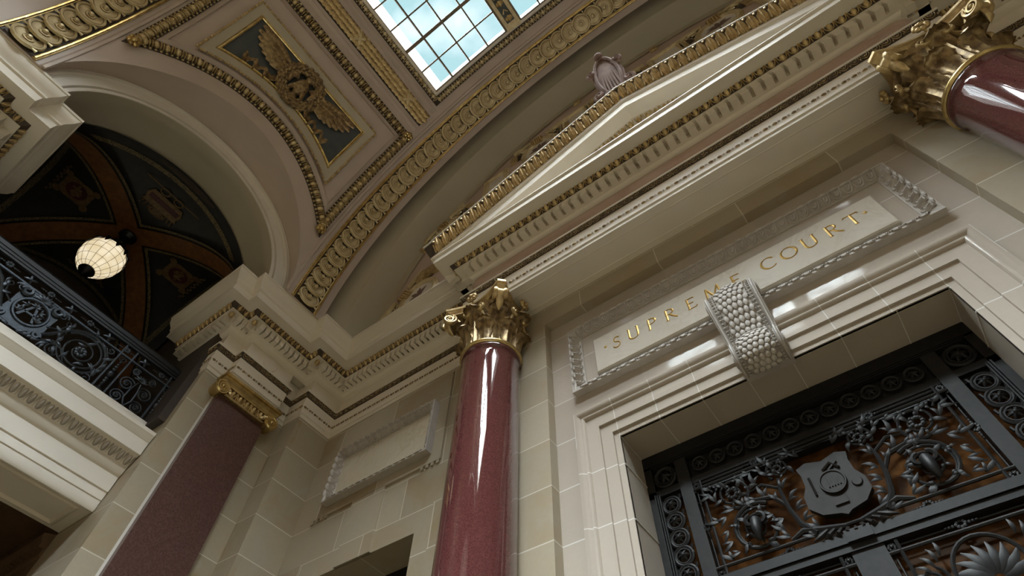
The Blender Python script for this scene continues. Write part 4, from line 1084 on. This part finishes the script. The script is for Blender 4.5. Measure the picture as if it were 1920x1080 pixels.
for s in (-1, 1):
    mb = MB().grid(lambda u, v: cfr(s * (.235 + .018 * (u - .5) * 2) * cw(cpt(v)[1]) / .26, v * .985, .022 * (1 if .01 < u < .99 else 0)), 3, 60)
    for i in range(46):
        t_ = (i + .5) / 46 * .97
        for x_, w_ in ((.195, .016), (.165, .009)): mb.ball((0, 0, 0), (w_, .013, .014), 6, 4, F=lambda a, b, c, t_=t_, x_=x_: cfr((s * x_ + a) * cw(cpt(t_)[1]) / .26, max(0, min(1, t_ + b * .5)), .010 + c))
    obj('side_band', mb, M['carved'], con, 50, label='raised beaded side band')
    mb = MB()
    for (hc, zc_, r0) in ((.15, 6.42, .09), (.13, 5.64, .085)):
        mb.tube([(.012 + s * (cw(zc_) + .002), -hc - x, zc_ + y) for x, y in spiral(30, r0, 2, .15, pi / 2)], .014, 5)
    obj('side_scroll', mb, M['carved'], con, 50)
# tablet on the left part of the wall
tb = thing('wall_tablet', 'blank veined marble tablet in a carved stone frame left of the red column', 'tablet', (-5, 0, 7))
stone_frame(tb, -5.915, -4.035, 6.545, 7.438, .115, .11, -.025, .11)
obj('slab', MB().box(-5.80, -4.15, -.042, -.02, 6.66, 7.32), marble('Ochre veined marble', (.60, .56, .46), (.55, .50, .38), (.38, .31, .19), rough=.25, vs=4., amt=.6), tb, 0, label='pale ochre veined marble slab')

# ------------------------------------------------------------------ bronze door screen
DF = lambda a, b, h: V((a, .44 - h, b))
dr = thing('bronze_door', 'tall dark bronze door with open scrollwork and a shield, amber glass behind', 'door', (0, .44, 0))
mb = MB()
for x0, x1, z0, z1, h in ((-1.49, 1.49, 5.38, 5.53, .03), (-1.49, 1.49, 5.05, 5.115, .03), (-1.49, -1.415, 0, 5.4, .03), (1.415, 1.49, 0, 5.4, .03), (-1.175, -1.06, 0, 5.4, .045), (1.06, 1.175, 0, 5.4, .045)):
    mb.box(x0, x1, -h, .10, z0, z1, lambda a, b, c: (a, .44 + b, c))
for s in (-1, 1):
    for q in range(3): mb.box(s * (1.42 - .018 * q) - .006, s * (1.42 - .018 * q) + .006, .40 - .008 * (3 - q), .5, 0, 5.06)
for q in range(3): mb.box(-1.4, 1.4, .40 - .008 * (3 - q), .5, 5.375 - .014 * q, 5.385 - .014 * q)
mb.box(-1.06, 1.06, .42, .5, 4.96, 5.06)
obj('frame', mb, M['bronze'], dr, 0)
obj('frieze_back', MB().box(-1.42, 1.42, .47, .52, 5.1, 5.4), M['bronze'], dr, 0)
obj('glass', MB().box(-1.45, 1.45, .51, .53, 0, 5.1), M['amber'], dr, 0, label='amber glass pane')
obj('reveal_block', MB().box(-1.5, 1.5, .54, .62, 0, 5.6), M['dark'], dr, 0)
rm = MB().tube([(.068 * cos(2 * pi * i / 24), 0, .068 * sin(2 * pi * i / 24)) for i in range(25)], .013, 6)
rm.tube([(.052 * cos(2 * pi * i / 24), -.006, .052 * sin(2 * pi * i / 24)) for i in range(25)], .006, 5)
for i in range(6):
    a = i * pi / 3; rm.tube([(0, -.02, 0), (.026 * cos(a), -.012, .026 * sin(a)), (.046 * cos(a), .0, .046 * sin(a))], [.012, .012, .004], 5)
rm.ball((0, -.022, 0), .014, 8, 6)
rmesh = mesh('roundel', rm, M['bronze'], 50)
for k in range(12): inst('roundel', rmesh, dr, Matrix.Translation((-.946 + .172 * k, .43, 5.245)))
for s in (-1, 1):
    inst('roundel', rmesh, dr, Matrix.Translation((s * 1.295, .42, 5.235)) @ Matrix.Scale(1.45, 4))
    for k in range(12): inst('roundel', rmesh, dr, Matrix.Translation((s * 1.297, .42, 4.925 - .162 * k)) @ Matrix.Scale(1.18, 4))
    mb = MB()
    for k in range(12):
        for q in (-1, 1): mb.tube([DF(s * 1.297 + q * .09 * cos(a), 4.925 - .162 * k + .081 + .05 * sin(a * 2), .02) for a in [i * pi / 8 - pi / 2 for i in range(0, 5)]], .012, 5)
    mb.box(s * 1.297 - .12, s * 1.297 + .12, .45, .5, 5.0, 5.05)
    obj('chain', mb, M['bronze'], dr)
def rods(root, x0, x1, z0, z1):
    mb = MB()
    for x in (x0 + .075, x1 - .075): mb.tube([DF(x, z0, .05), DF(x, z1, .05)], .013, 6)
    for z in (z0 + .075, z1 - .075): mb.tube([DF(x0, z, .05), DF(x1, z, .05)], .013, 6)
    for x in (x0 + .025, x1 - .025): mb.tube([DF(x, z0 + .08, .03), DF(x, z1 - .08, .03)], .007, 5)
    for z in (z0 + .025, z1 - .025): mb.tube([DF(x0 + .08, z, .03), DF(x1 - .08, z, .03)], .007, 5)
    obj('rod', mb, M['bronze'], root)
    mb = MB()
    for x in (x0 + .034, x1 - .034):
        for z in (z0 + .034, z1 - .034):
            for i in range(8): mb.ball(tuple(DF(x + .02 * cos(i * pi / 4), z + .02 * sin(i * pi / 4), .04)), (.013, .01, .013), 5, 4)
            mb.ball(tuple(DF(x, z, .05)), .012, 6, 4)
    L = x1 - x0; ks = [x0 + L * .27, x0 + L * .73] if L > 1.5 else [(x0 + x1) / 2]
    for z in (z0 + .025, z1 - .025):
        for x in ks:
            for i in range(8): mb.ball(tuple(DF(x + .028 * cos(i * pi / 4), z + .022 * sin(i * pi / 4), .04)), (.016, .012, .014), 5, 4)
            for q in (-1, 1):
                for j in range(3): mb.ball(tuple(DF(x + q * (.05 + .022 * j), z, .035)), (.014, .012, .014 - .003 * j), 5, 4)
    for x in (x0 + .025, x1 - .025):
        z = (z0 + z1) / 2
        for i in range(8): mb.ball(tuple(DF(x + .022 * cos(i * pi / 4), z + .028 * sin(i * pi / 4), .04)), (.016, .012, .014), 5, 4)
        for q in (-1, 1):
            for j in range(3): mb.ball(tuple(DF(x, z + q * (.05 + .022 * j), .035)), (.013 - .003 * j, .012, .014), 5, 4)
    obj('rosettes', mb, M['bronze'], root)
rods(dr, -1.06, 1.06, 4.155, 5.04)
def sprig(mb, F, x, z, ang, L, w=.3, h=.05):
    p = [F(x + L * t_ * cos(ang + .35 * t_), z + L * t_ * sin(ang + .35 * t_), h + .012 * sin(pi * t_)) for t_ in (0, .25, .5, .75, 1)]
    mb.tube(p, [L * .05, L * w * .45, L * w * .5, L * w * .3, .003], 5, up=F(0, 0, 1) - F(0, 0, 0), flat=.35)
def scrollwork(F, s):
    """one half of the transom scrolls, s = -1 left, 1 right"""
    mb = MB(); G = lambda a, b, h: F(s * a, b, h)
    def sp(cx, cz, r, turns, a0, d, rt, end=.2):
        n = int(22 * turns); mb.tube([G(cx + r * (1 - (1 - end) * i / n) * cos(a0 + d * turns * 2 * pi * i / n), cz + r * (1 - (1 - end) * i / n) * sin(a0 + d * turns * 2 * pi * i / n), .045) for i in range(n + 1)], [rt * (1 - .45 * i / n) for i in range(n + 1)], 6)
        for i in range(2, n - 4, 4):
            a = a0 + d * turns * 2 * pi * i / n; q = r * (1 - (1 - end) * i / n)
            if .245 < cx + q * cos(a) < .95 and 4.25 < cz + q * sin(a) < 4.95:
                sprig(mb, G, cx + q * cos(a), cz + q * sin(a), a + d * .7, .055 + .02 * (i % 3), .42, .05); sprig(mb, G, cx + q * cos(a), cz + q * sin(a), a + d * 2.3, .05, .42, .05)
    sp(.64, 4.44, .215, 1.9, 2.2, -1, .017); sp(.64, 4.44, .175, 1.0, 2.2, -1, .012, .8)
    sp(.75, 4.80, .14, 1.7, -2.4, -1, .014); sp(.33, 4.86, .10, 1.7, -.8, 1, .013); sp(.87, 4.93, .06, 1.2, -1, 1, .010)
    mb.tube([G(.25, 4.24, .045), G(.33, 4.34, .05), G(.37, 4.5, .05), G(.38, 4.66, .045), G(.36, 4.78, .045)], [.03, .024, .020, .016, .012], 6)
    mb.tube([G(.37, 4.52, .045), G(.45, 4.64, .045), G(.60, 4.67, .045), G(.74, 4.66, .04), G(.86, 4.70, .04)], [.016, .02, .018, .016, .008], 6)
    mb.tube([G(.05, 4.225, .045), G(.2, 4.25, .05), G(.34, 4.29, .05), G(.44, 4.25, .05)], [.02, .026, .022, .014], 6)
    mb.tube([G(.38, 4.70, .04), G(.5, 4.78, .04), G(.62, 4.76, .04)], [.012, .015, .01], 6)
    rnd = random.Random(3)
    for (x, z, a) in [(.30, 4.36, 1.9), (.32, 4.46, 2.0), (.34, 4.56, 2.1), (.35, 4.68, 1.2), (.42, 4.60, .6), (.50, 4.66, .9), (.58, 4.67, -.4), (.68, 4.66, .5), (.78, 4.66, -.3), (.86, 4.62, -1.2), (.88, 4.50, -1.4), (.87, 4.40, -1.0), (.84, 4.30, -.6), (.92, 4.60, -.2), (.46, 4.34, .4), (.44, 4.28, 0), (.22, 4.28, .3), (.27, 4.22, .1), (.40, 4.94, .8), (.46, 4.90, .2), (.55, 4.80, 1.2), (.56, 4.92, -.3), (.62, 4.86, .4), (.14, 4.90, .4), (.18, 4.95, .1), (.90, 4.78, .8), (.93, 4.86, -.6), (.50, 4.50, -.5), (.44, 4.44, -.9), (.9, 4.26, .3)]:
        sprig(mb, G, x, z, a, .09 + .04 * rnd.random())
        sprig(mb, G, x, z, a + .7, .07 + .03 * rnd.random())
    for i in range(9):
        a = i * 2 * pi / 9; mb.ball(tuple(G(.75 + .04 * cos(a), 4.80 + .04 * sin(a), .05)), (.022, .014, .022), 5, 4)
        mb.ball(tuple(G(.33 + .028 * cos(a), 4.86 + .028 * sin(a), .05)), (.016, .012, .016), 5, 4)
    return mb
for s in (-1, 1):
    obj('scroll_panel', scrollwork(DF, s), M['bronze'], dr, 50, label='left half of the transom scrollwork' if s < 0 else 'right half of the transom scrollwork')
    mb = MB(); G = lambda a, b, h, s=s: DF(s * a, b, h)
    mb.ball(tuple(G(.64, 4.46, .075)), (.05, .05, .06), 10, 8)
    mb.tube([G(.64, 4.47, .09), G(.64, 4.40, .13), G(.645, 4.33, .13), G(.65, 4.30, .11)], [.045, .042, .03, .022], 8)
    for q in (-1, 1):
        mb.tube([G(.64 + q * .03 + q * .045 * sin(i * .5), 4.49 - .0 + .04 * cos(i * .5), .08 + .01 * i / 8) for i in range(10)], [.024 - .0015 * i for i in range(10)], 6)
        mb.ball(tuple(G(.64 + q * .06, 4.45, .07)), (.03, .015, .018), 6, 5)
    obj('ram_head', mb, M['bronze'], dr, 50, label="ram's head boss in the scroll")
mb = MB().prism([(-.20, 4.77), (-.12, 4.80), (0, 4.765), (.12, 4.80), (.20, 4.77), (.185, 4.70), (.19, 4.60), (.235, 4.52), (.235, 4.42), (.16, 4.34), (.04, 4.31), (0, 4.285), (-.04, 4.31), (-.16, 4.34), (-.235, 4.42), (-.235, 4.52), (-.19, 4.60), (-.185, 4.70)], .02, .075, DF)
sh_ = obj('shield', mb, M['bronzer'], dr, 30, label='brown bronze shield with a striped seal')
mb = MB().lathe([(0, .012), (.082, .012), (.088, .02), (.098, .02), (.102, 0)], 28, lambda x, y, z: DF(x + .01, 4.56 + y, .075 + z))
for k in range(5): mb.box(-.042 + .021 * k, -.032 + .021 * k, 4.52, 4.60, .082, .095, lambda a, b, c: DF(a + .01, b, c))
obj('seal', mb, M['bronzer'], sh_)
mb = MB().lathe([(0, .012), (.034, .012), (.04, 0)], 16, lambda x, y, z: DF(x + .165, 4.50 + y, .075 + z))
mb.tube([DF(-.02, 4.68, .08), DF(.05, 4.72, .085), DF(.10, 4.66, .08)], .012, 5); mb.tube([DF(.10, 4.72, .08), DF(.02, 4.66, .085)], .010, 5)
mb.box(-.05, .05, 4.37, 4.43, .075, .088, DF); mb.tube([DF(-.14, 4.66, .08), DF(-.14, 4.50, .08)], .010, 5)
obj('emblem', mb, M['bronzer'], sh_)
mb = MB()
for k in range(9):
    a = (k - 4) * .22; mb.tube([DF(.045 * (k - 4), 4.19 + .01 * abs(k - 4), .06), DF(.06 * (k - 4), 4.15 + .008 * abs(k - 4), .09), DF(.075 * (k - 4), 4.12 + .014 * abs(k - 4), .07)], [.012, .02, .006], 6)
obj('leaf_spray', mb, M['bronzer'], dr, 50)
obj('transom_bar', MB().box(-1.06, 1.06, .36, .5, 4.085, 4.155).box(-1.06, 1.06, .375, .5, 4.03, 4.078).box(-.09, .09, .34, .5, 4.08, 4.165), M['bronze'], dr, 0)
for s in (-1, 1):
    lf = obj('door_leaf', MB().box(s * .055 - .055, s * .055 + .055, .39, .5, 0, 4.04).box(s * .55 - .55, s * .55 + .55, .40, .505, 0, 2.9), M['bronze'], dr, 0, label='left door leaf' if s < 0 else 'right door leaf')
    rods(lf, s * .585 - .475, s * .585 + .475, 2.9, 4.02)
    mb = MB(); c = (s * .59, 3.68)
    mb.tube([DF(c[0] + .20 * cos(a), c[1] + .22 * sin(a), .05) for a in [i * 2 * pi / 28 for i in range(29)]], .014, 6)
    for k in range(9):
        a = pi * (k + .5) / 9 - .0; sprig(mb, DF, c[0] + .03 * cos(a), c[1] - .06 + .03 * sin(a), a - .17, .20, .32)
    for q in (-1, 1):
        for r_, zz in ((.10, 3.70), (.13, 3.3)): mb.tube([DF(c[0] + q * .33 + r_ * (1 - .75 * i / 40) * cos(1 + q * i * .28), zz + r_ * (1 - .75 * i / 40) * sin(1 + q * i * .28), .045) for i in range(41)], .012, 5)
        for k in range(6): sprig(mb, DF, c[0] + q * (.22 + .03 * k), 3.84 - .03 * k, 1.2 - q * .3 * k, .10)
    obj('fan_scroll', mb, M['bronze'], lf, 50, label='fan rosette and scrolls')
# small dark door in the left part of the wall
d2 = MB().box(-6.07, -4.12, .44, .5, 0, 5.5).box(-5.95, -4.24, .40, .46, 5.2, 5.36)
o = obj('side_door', d2, M['black'], None, 0, base=(-5.1, .46, 0)); tag(o, 'black doorway at the bottom edge under the wall tablet, only its top corner seen', 'door')

# ------------------------------------------------------------------ balcony front and iron railing
bf = thing('balcony_front', 'cream stone balcony edge with a carved egg moulding below the iron railing', 'balcony', (-7.35, YB, 5.83))
BP = [(-.02, 5.80), (0, 5.83), (0, 5.94), (.012, 5.945), (.012, 6.055), (.028, 6.06), (.028, 6.27), (.045, 6.285), (.06, 6.30), (.085, 6.36), (.09, 6.385), (.09, 6.39), (.13, 6.43), (.20, 6.51), (.205, 6.525), (.25, 6.525), (.25, 6.715), (.262, 6.728), (.285, 6.79), (.30, 6.81), (.30, 6.86), (.24, 6.89), (-.08, 6.94), (-.09, 7.19), (-.3, 7.19)]
bpth = [(-7.35, -6.25, 0), (-7.35, -2.13, 0)]
obj('entablature', MB().sweep(bpth, BP, (0, 0, 1)), M['white'], bf)
mb = MB(); n = 38
for i in range(n):
    y = -6.2 + (i + .5) * 4.06 / n
    egg(mb, .107, .115, .035, .85)(lambda u, v, w, y=y: V((-7.35 + .10 + w, y + u, 6.395 + v)), .107)
obj('egg_moulding', mb, M['carved'], bf, 50, label='carved stone egg and dart')
XR = -7.6
RF = lambda a, b, h: V((XR + h, a, b))
rl = thing('iron_railing', 'blue black wrought iron balcony railing with scrolls and a round monogram', 'railing', (XR, YB, 7.19))
ya, yb_ = -6.24, -2.13
hr = MB()
for h0, h1, z0, z1 in ((-.05, .05, 8.235, 8.30), (-.04, .04, 8.19, 8.235), (-.03, .03, 8.15, 8.19)): hr.box(XR + h0, XR + h1, ya, yb_, z0, z1)
hr.tube([(XR, ya, 8.30), (XR, yb_, 8.30)], .05, 8)
obj('handrail', hr, M['ironr'], rl, 30, label='black handrail')
mb = MB().box(XR - .015, XR + .018, ya, yb_, 7.968, 7.992).box(XR - .02, XR + .02, ya, yb_, 7.225, 7.262).box(XR - .025, XR + .025, ya, yb_, 7.19, 7.21)
obj('rail_bar', mb, M['iron'], rl, 0)
for y in (-3.055, -2.88, -2.29, -2.14, -5.325, -5.5, -6.09, -6.23): obj('upright_bar', MB().box(XR - .012, XR + .02, y - .012, y + .012, 7.2, 8.15), M['iron'], rl, 0)
rs = MB()
for i in range(7): rs.ball((.012, .035 * cos(i * 2 * pi / 7), .03 * sin(i * 2 * pi / 7)), (.018, .022, .02), 6, 5)
rs.ball((.025, 0, 0), .018, 6, 5)
for q in (-1, 1):
    for j in range(3): rs.ball((.005, q * (.075 + .03 * j), 0), (.012, .018, .013 - .002 * j), 5, 4)
rsm = mesh('rosette', rs, M['iron'], 50)
st_ = MB()
for i in range(4):
    a = i * pi / 2 + .4; st_.tube([(.01, 0, 0), (.012, .05 * cos(a), .045 * sin(a)), (.01, .085 * cos(a), .075 * sin(a))], [.016, .02, .004], 5)
stm = mesh('star_leaf', st_, M['iron'], 50)
k = 0; y = -2.42
while y > -6.1:
    inst('rosette' if k % 2 == 0 else 'star_leaf', rsm if k % 2 == 0 else stm, rl, Matrix.Translation((XR, y, 8.07))); y -= .297; k += 1
def rscroll(mb, s, cx, cz, r, turns, a0, d, rt, end=.12):
    n = int(22 * turns)
    mb.tube([RF(YB + s * (cx + r * (1 - (1 - end) * i / n) * cos(a0 + d * turns * 2 * pi * i / n)), cz + r * (1 - (1 - end) * i / n) * sin(a0 + d * turns * 2 * pi * i / n), .012) for i in range(n + 1)], [rt * (1 - .4 * i / n) for i in range(n + 1)], 6)
for s in (1, -1):
    mb = MB(); rnd = random.Random(5)
    rscroll(mb, s, .76, 7.60, .30, 2.4, 2.6, -1, .018); rscroll(mb, s, .76, 7.60, .335, .9, 2.6, -1, .022, .85)
    rscroll(mb, s, .50, 7.385, .10, 1.8, 1.5, 1, .014); rscroll(mb, s, .30, 7.90, .07, 1.5, 0, 1, .012)
    rscroll(mb, s, 1.03, 7.90, .06, 1.4, 3, 1, .011); rscroll(mb, s, 1.02, 7.33, .07, 1.4, 3, -1, .011); rscroll(mb, s, .42, 7.86, .06, 1.3, 1, -1, .011)
    pr_ = lambda pts, r_: mb.tube([RF(YB + s * a, b, .012) for a, b in pts], r_, 6)
    pr_([(.22, 7.42), (.34, 7.56), (.48, 7.78), (.62, 7.90), (.80, 7.93), (.98, 7.86), (1.10, 7.74)], [.02, .026, .024, .024, .022, .018, .008])
    pr_([(.24, 7.36), (.42, 7.50), (.56, 7.48), (.70, 7.32)], [.012, .02, .018, .008]); pr_([(.25, 7.62), (.38, 7.70), (.44, 7.86)], [.012, .016, .008])
    G = lambda a, b, h: RF(YB + s * a, b, h - .03)
    for i in range(42):
        a = rnd.random() * 2 * pi; q = rnd.choice([(.76, 7.60, .31), (.5, 7.385, .11), (.62, 7.86, .16), (.95, 7.82, .12), (.33, 7.52, .12), (.95, 7.38, .10), (.36, 7.82, .1)])
        z = q[1] + q[2] * sin(a); x = q[0] + q[2] * cos(a)
        if 7.24 < z < 7.93 and .24 < x < 1.1: sprig(mb, G, x, z, a + 1.2, .10 + .06 * rnd.random(), .34, .045)
    for i in range(8): mb.ball(tuple(RF(YB + s * (.76 + .055 * cos(i * pi / 4)), 7.60 + .055 * sin(i * pi / 4), .02)), (.025, .032, .032), 6, 5)
    mb.ball(tuple(RF(YB + s * .76, 7.60, .035)), .03, 8, 6)
    obj('scroll_panel', mb, M['iron'], rl, 50, label='scroll panel right of the monogram' if s > 0 else 'scroll panel left of the monogram')
    mb = MB(); yc = YB + s * 1.605
    for sy in (1, -1):
        for r_, x0, z0 in ((.11, .14, 7.62), (.10, .15, 7.38), (.06, .13, 7.86)):
            mb.tube([RF(yc + sy * (x0 + r_ * (1 - .8 * i / 34) * cos(2.5 - i * .34)), z0 + r_ * (1 - .8 * i / 34) * sin(2.5 - i * .34), .012) for i in range(35)], .012, 5)
            for i in range(5): mb.ball(tuple(RF(yc + sy * (x0 + .022 * cos(i * 1.26)), z0 + .022 * sin(i * 1.26), .015)), (.016, .016, .016), 5, 4)
        mb.tube([RF(yc, 7.3, .01), RF(yc + sy * .06, 7.42, .01), RF(yc + sy * .05, 7.6, .01), RF(yc + sy * .02, 7.74, .01)], [.012, .016, .014, .01], 6)
    for i in range(7):
        a = pi * (i + .5) / 7; sprig(mb, lambda a_, b_, h: RF(a_, b_, h - .03), yc, 7.76, a - .17, .11, .3)
    obj('palmette_panel', mb, M['iron'], rl, 50)
    for yq in (YB + s * 1.222, YB + s * 1.975):
        mb = MB(); mb.ball(tuple(RF(yq, 7.6, .01)), (.04, .05, .055), 8, 6)
        for q in (-1, 1):
            for j in range(5): mb.ball(tuple(RF(yq, 7.6 + q * (.09 + .05 * j), .008)), (.022, .028 - .003 * j, .026), 6, 5)
            rq = .035; mb.tube([RF(yq + .05 * cos(i * .5), 7.6 + q * .30 + .035 * sin(i * .5), .008) for i in range(13)], .008, 5)
        obj('knop', mb, M['iron'], rl, 50)
md = MB()
md.prism(blob(.30, .33, 0, 0, 40, .09, 4, pi / 2 + .3), -.012, .012, lambda a, b, h: RF(YB + a, 7.64 + b, h))
mo = MB(); c0_ = (YB, 7.66)
oring = [(.205 * cos(2 * pi * i / 36), .205 * sin(2 * pi * i / 36)) for i in range(36)]
outr = blob(.30, .34, 0, -.01, 36, .10, 4, pi)
for h in (-.014, .014): mo.add([RF(YB + a, 7.66 + b, h) for a, b in oring] + [RF(YB + a, 7.66 + b, h) for a, b in outr], [(i, (i + 1) % 36, 36 + (i + 1) % 36, 36 + i) for i in range(36)])
mo.tube([RF(YB + .205 * cos(2 * pi * i / 36), 7.66 + .205 * sin(2 * pi * i / 36), .015) for i in range(37)], .022, 6)
for sx in (-1, 1):
    mo.tube([RF(YB + sx * (.22 + .07 * (1 - .6 * i / 20) * cos(i * .42)), 7.88 + .07 * (1 - .6 * i / 20) * sin(i * .42), .02 + .001 * i) for i in range(21)], .03, 6)
    mo.tube([RF(YB + sx * (.24 + .05 * (1 - .6 * i / 20) * cos(i * .42)), 7.42 + .05 * (1 - .6 * i / 20) * sin(i * .42), .02) for i in range(21)], .024, 6)
    for q in range(4): sprig(mo, lambda a_, b_, h: RF(a_, b_, h - .03), YB + sx * (.05 + .05 * q), 7.32 + .01 * q, pi / 2 - sx * (1.2 + .1 * q), .13, .35)
for q in range(7): sprig(mo, lambda a_, b_, h: RF(a_, b_, h - .02), YB, 7.88, pi * (q + .5) / 7 - .17, .14, .35)
me_ = obj('medallion', mo, M['iron'], rl, 50, label='scrolled cartouche around the round monogram')
mg = MB()
for sx in (-1, 1):
    mg.box(-.016, .016, 0, .30, -.012, .012, lambda a, b, h, sx=sx: RF(YB + a + sx * (.10 - b * .33), 7.535 + b * .95, h))
    for (a, b, an) in ((.10, 7.62, .6), (.08, 7.72, .9), (.13, 7.58, -.2)): 
        for q in (-.6, .3, 1.2): sprig(mg, lambda a_, b_, h: RF(a_, b_, h - .04), YB + sx * a, b, pi / 2 - sx * (an + q), .09, .32)
for q in range(5): sprig(mg, lambda a_, b_, h: RF(a_, b_, h - .04), YB, 7.76, pi * (q + .5) / 5 - .17, .09, .35)
mg.box(YB - .07, YB + .07, XR - .01, XR + .012, 7.63, 7.655, lambda a, b, c: (b, a, c))
obj('monogram', mg, M['iron'], me_, 50)

# ------------------------------------------------------------------ pendant lamp
LX, LY, LZ = -8.99, YB, 10.45
lp = thing('pendant_lamp', 'lit acorn shaped glass pendant lamp with black metal cap under the corridor vault', 'lamp', (LX, LY, 11.26))
LQ = lambda x, y, z: V((LX + x, LY + y, LZ + z))
obj('canopy', MB().lathe([(.02, .74), (.10, .74), (.13, .80), (.16, .82), (.16, .86), (.12, .88), (.10, .92)], 24, LQ), M['black'], lp)
obj('stem', MB().tube([LQ(0, 0, .40), LQ(0, 0, .78)], .03, 8).ball((LX, LY, LZ + .62), (.06, .06, .05), 10, 8), M['black'], lp)
gp_ = [(.10, -.40), (.20, -.34), (.29, -.22), (.345, -.08), (.36, .05), (.34, .17), (.29, .27), (.22, .33)]
obj('globe', MB().lathe(gp_, 40, LQ), M['globe'], lp, 60, label='glowing cream glass globe')
mb = MB()
for i in range(16):
    a = 2 * pi * i / 16; mb.tube([LQ((r_ + .003) * cos(a), (r_ + .003) * sin(a), z) for r_, z in gp_], .0035, 4)
for r_, z in gp_[:7]: mb.tube([LQ((r_ + .003) * cos(a), (r_ + .003) * sin(a), z) for a in [2 * pi * i / 40 for i in range(41)]], .0035, 4)
obj('globe_leading', mb, M['bar'], lp, 50, label='thin dark leading of the globe')
mb = MB().lathe([(.0, .47), (.05, .46), (.10, .41), (.18, .38), (.24, .33), (.30, .27), (.31, .24), (.26, .30)], 32, LQ)
for i in range(12):
    a = 2 * pi * i / 12; mb.tube([LQ(.29 * cos(a), .29 * sin(a), .28), LQ(.355 * cos(a), .355 * sin(a), .20), LQ(.38 * cos(a), .38 * sin(a), .10)], [.05, .04, .01], 6, flat=.5)
    mb.ball(tuple(LQ(.26 * cos(a + .26), .26 * sin(a + .26), .34)), .04, 6, 5)
obj('crown', mb, M['black'], lp, 50, label='black metal leaf crown')
obj('finial', MB().lathe([(.13, -.36), (.14, -.40), (.12, -.43), (.10, -.47), (.05, -.52), (0, -.55)], 24, LQ), M['black'], lp, label='black bottom finial')

# ------------------------------------------------------------------ daylight
W = D.worlds.new('sky'); SC.world = W; W.use_nodes = True; nt = W.node_tree
tc = nt.nodes.new('ShaderNodeTexCoord'); nz = nt.nodes.new('ShaderNodeTexNoise')
nz.inputs['Scale'].default_value = 2.6; nz.inputs['Detail'].default_value = 5; nz.inputs['Roughness'].default_value = .5
nt.links.new(tc.outputs['Generated'], nz.inputs['Vector'])
rp_ = nt.nodes.new('ShaderNodeMapRange'); rp_.inputs[1].default_value = .44; rp_.inputs[2].default_value = .58
nt.links.new(nz.outputs[0], rp_.inputs[0])
mx_ = nt.nodes.new('ShaderNodeMix'); mx_.data_type = 'RGBA'; nt.links.new(rp_.outputs[0], mx_.inputs[0])
mx_.inputs[6].default_value = (.50, .79, .84, 1); mx_.inputs[7].default_value = (1.6, 1.65, 1.65, 1)
bg = nt.nodes['Background']; nt.links.new(mx_.outputs[2], bg.inputs[0]); bg.inputs[1].default_value = 0.45
def area(name, x, y, z, sx, sy, e, col, portal=False):
    l = D.lights.new(name, 'AREA'); l.shape = 'RECTANGLE'; l.size = sx; l.size_y = sy; l.energy = e; l.color = col
    o = D.objects.new(name, l); COL.objects.link(o); o.location = (x, y, z); l.cycles.is_portal = portal
area('skylight_portal', 0, YB, 15.6, 6.6, 3.6, 1, (1, 1, 1), True)
sl_ = D.lights.new('hazy_sun', 'SUN'); sl_.energy = 4.5; sl_.angle = rad(50); sl_.color = (.97, .99, 1.0)
so_ = D.objects.new('hazy_sun', sl_); COL.objects.link(so_); so_.location = (6, -14, 30)
so_.rotation_euler = V((-.32, .55, -1)).to_track_quat('-Z', 'Y').to_euler()
sk_ = D.lights.new('open_sky', 'SUN'); sk_.energy = 7; sk_.angle = rad(125); sk_.color = (.93, .985, 1.0)
sq_ = D.objects.new('open_sky', sk_); COL.objects.link(sq_); sq_.location = (0, -8, 32)
area('rear_skylight_daylight', 0, -10.1, 15.9, 6.3, 5.5, 4500, (.88, .98, 1.0))
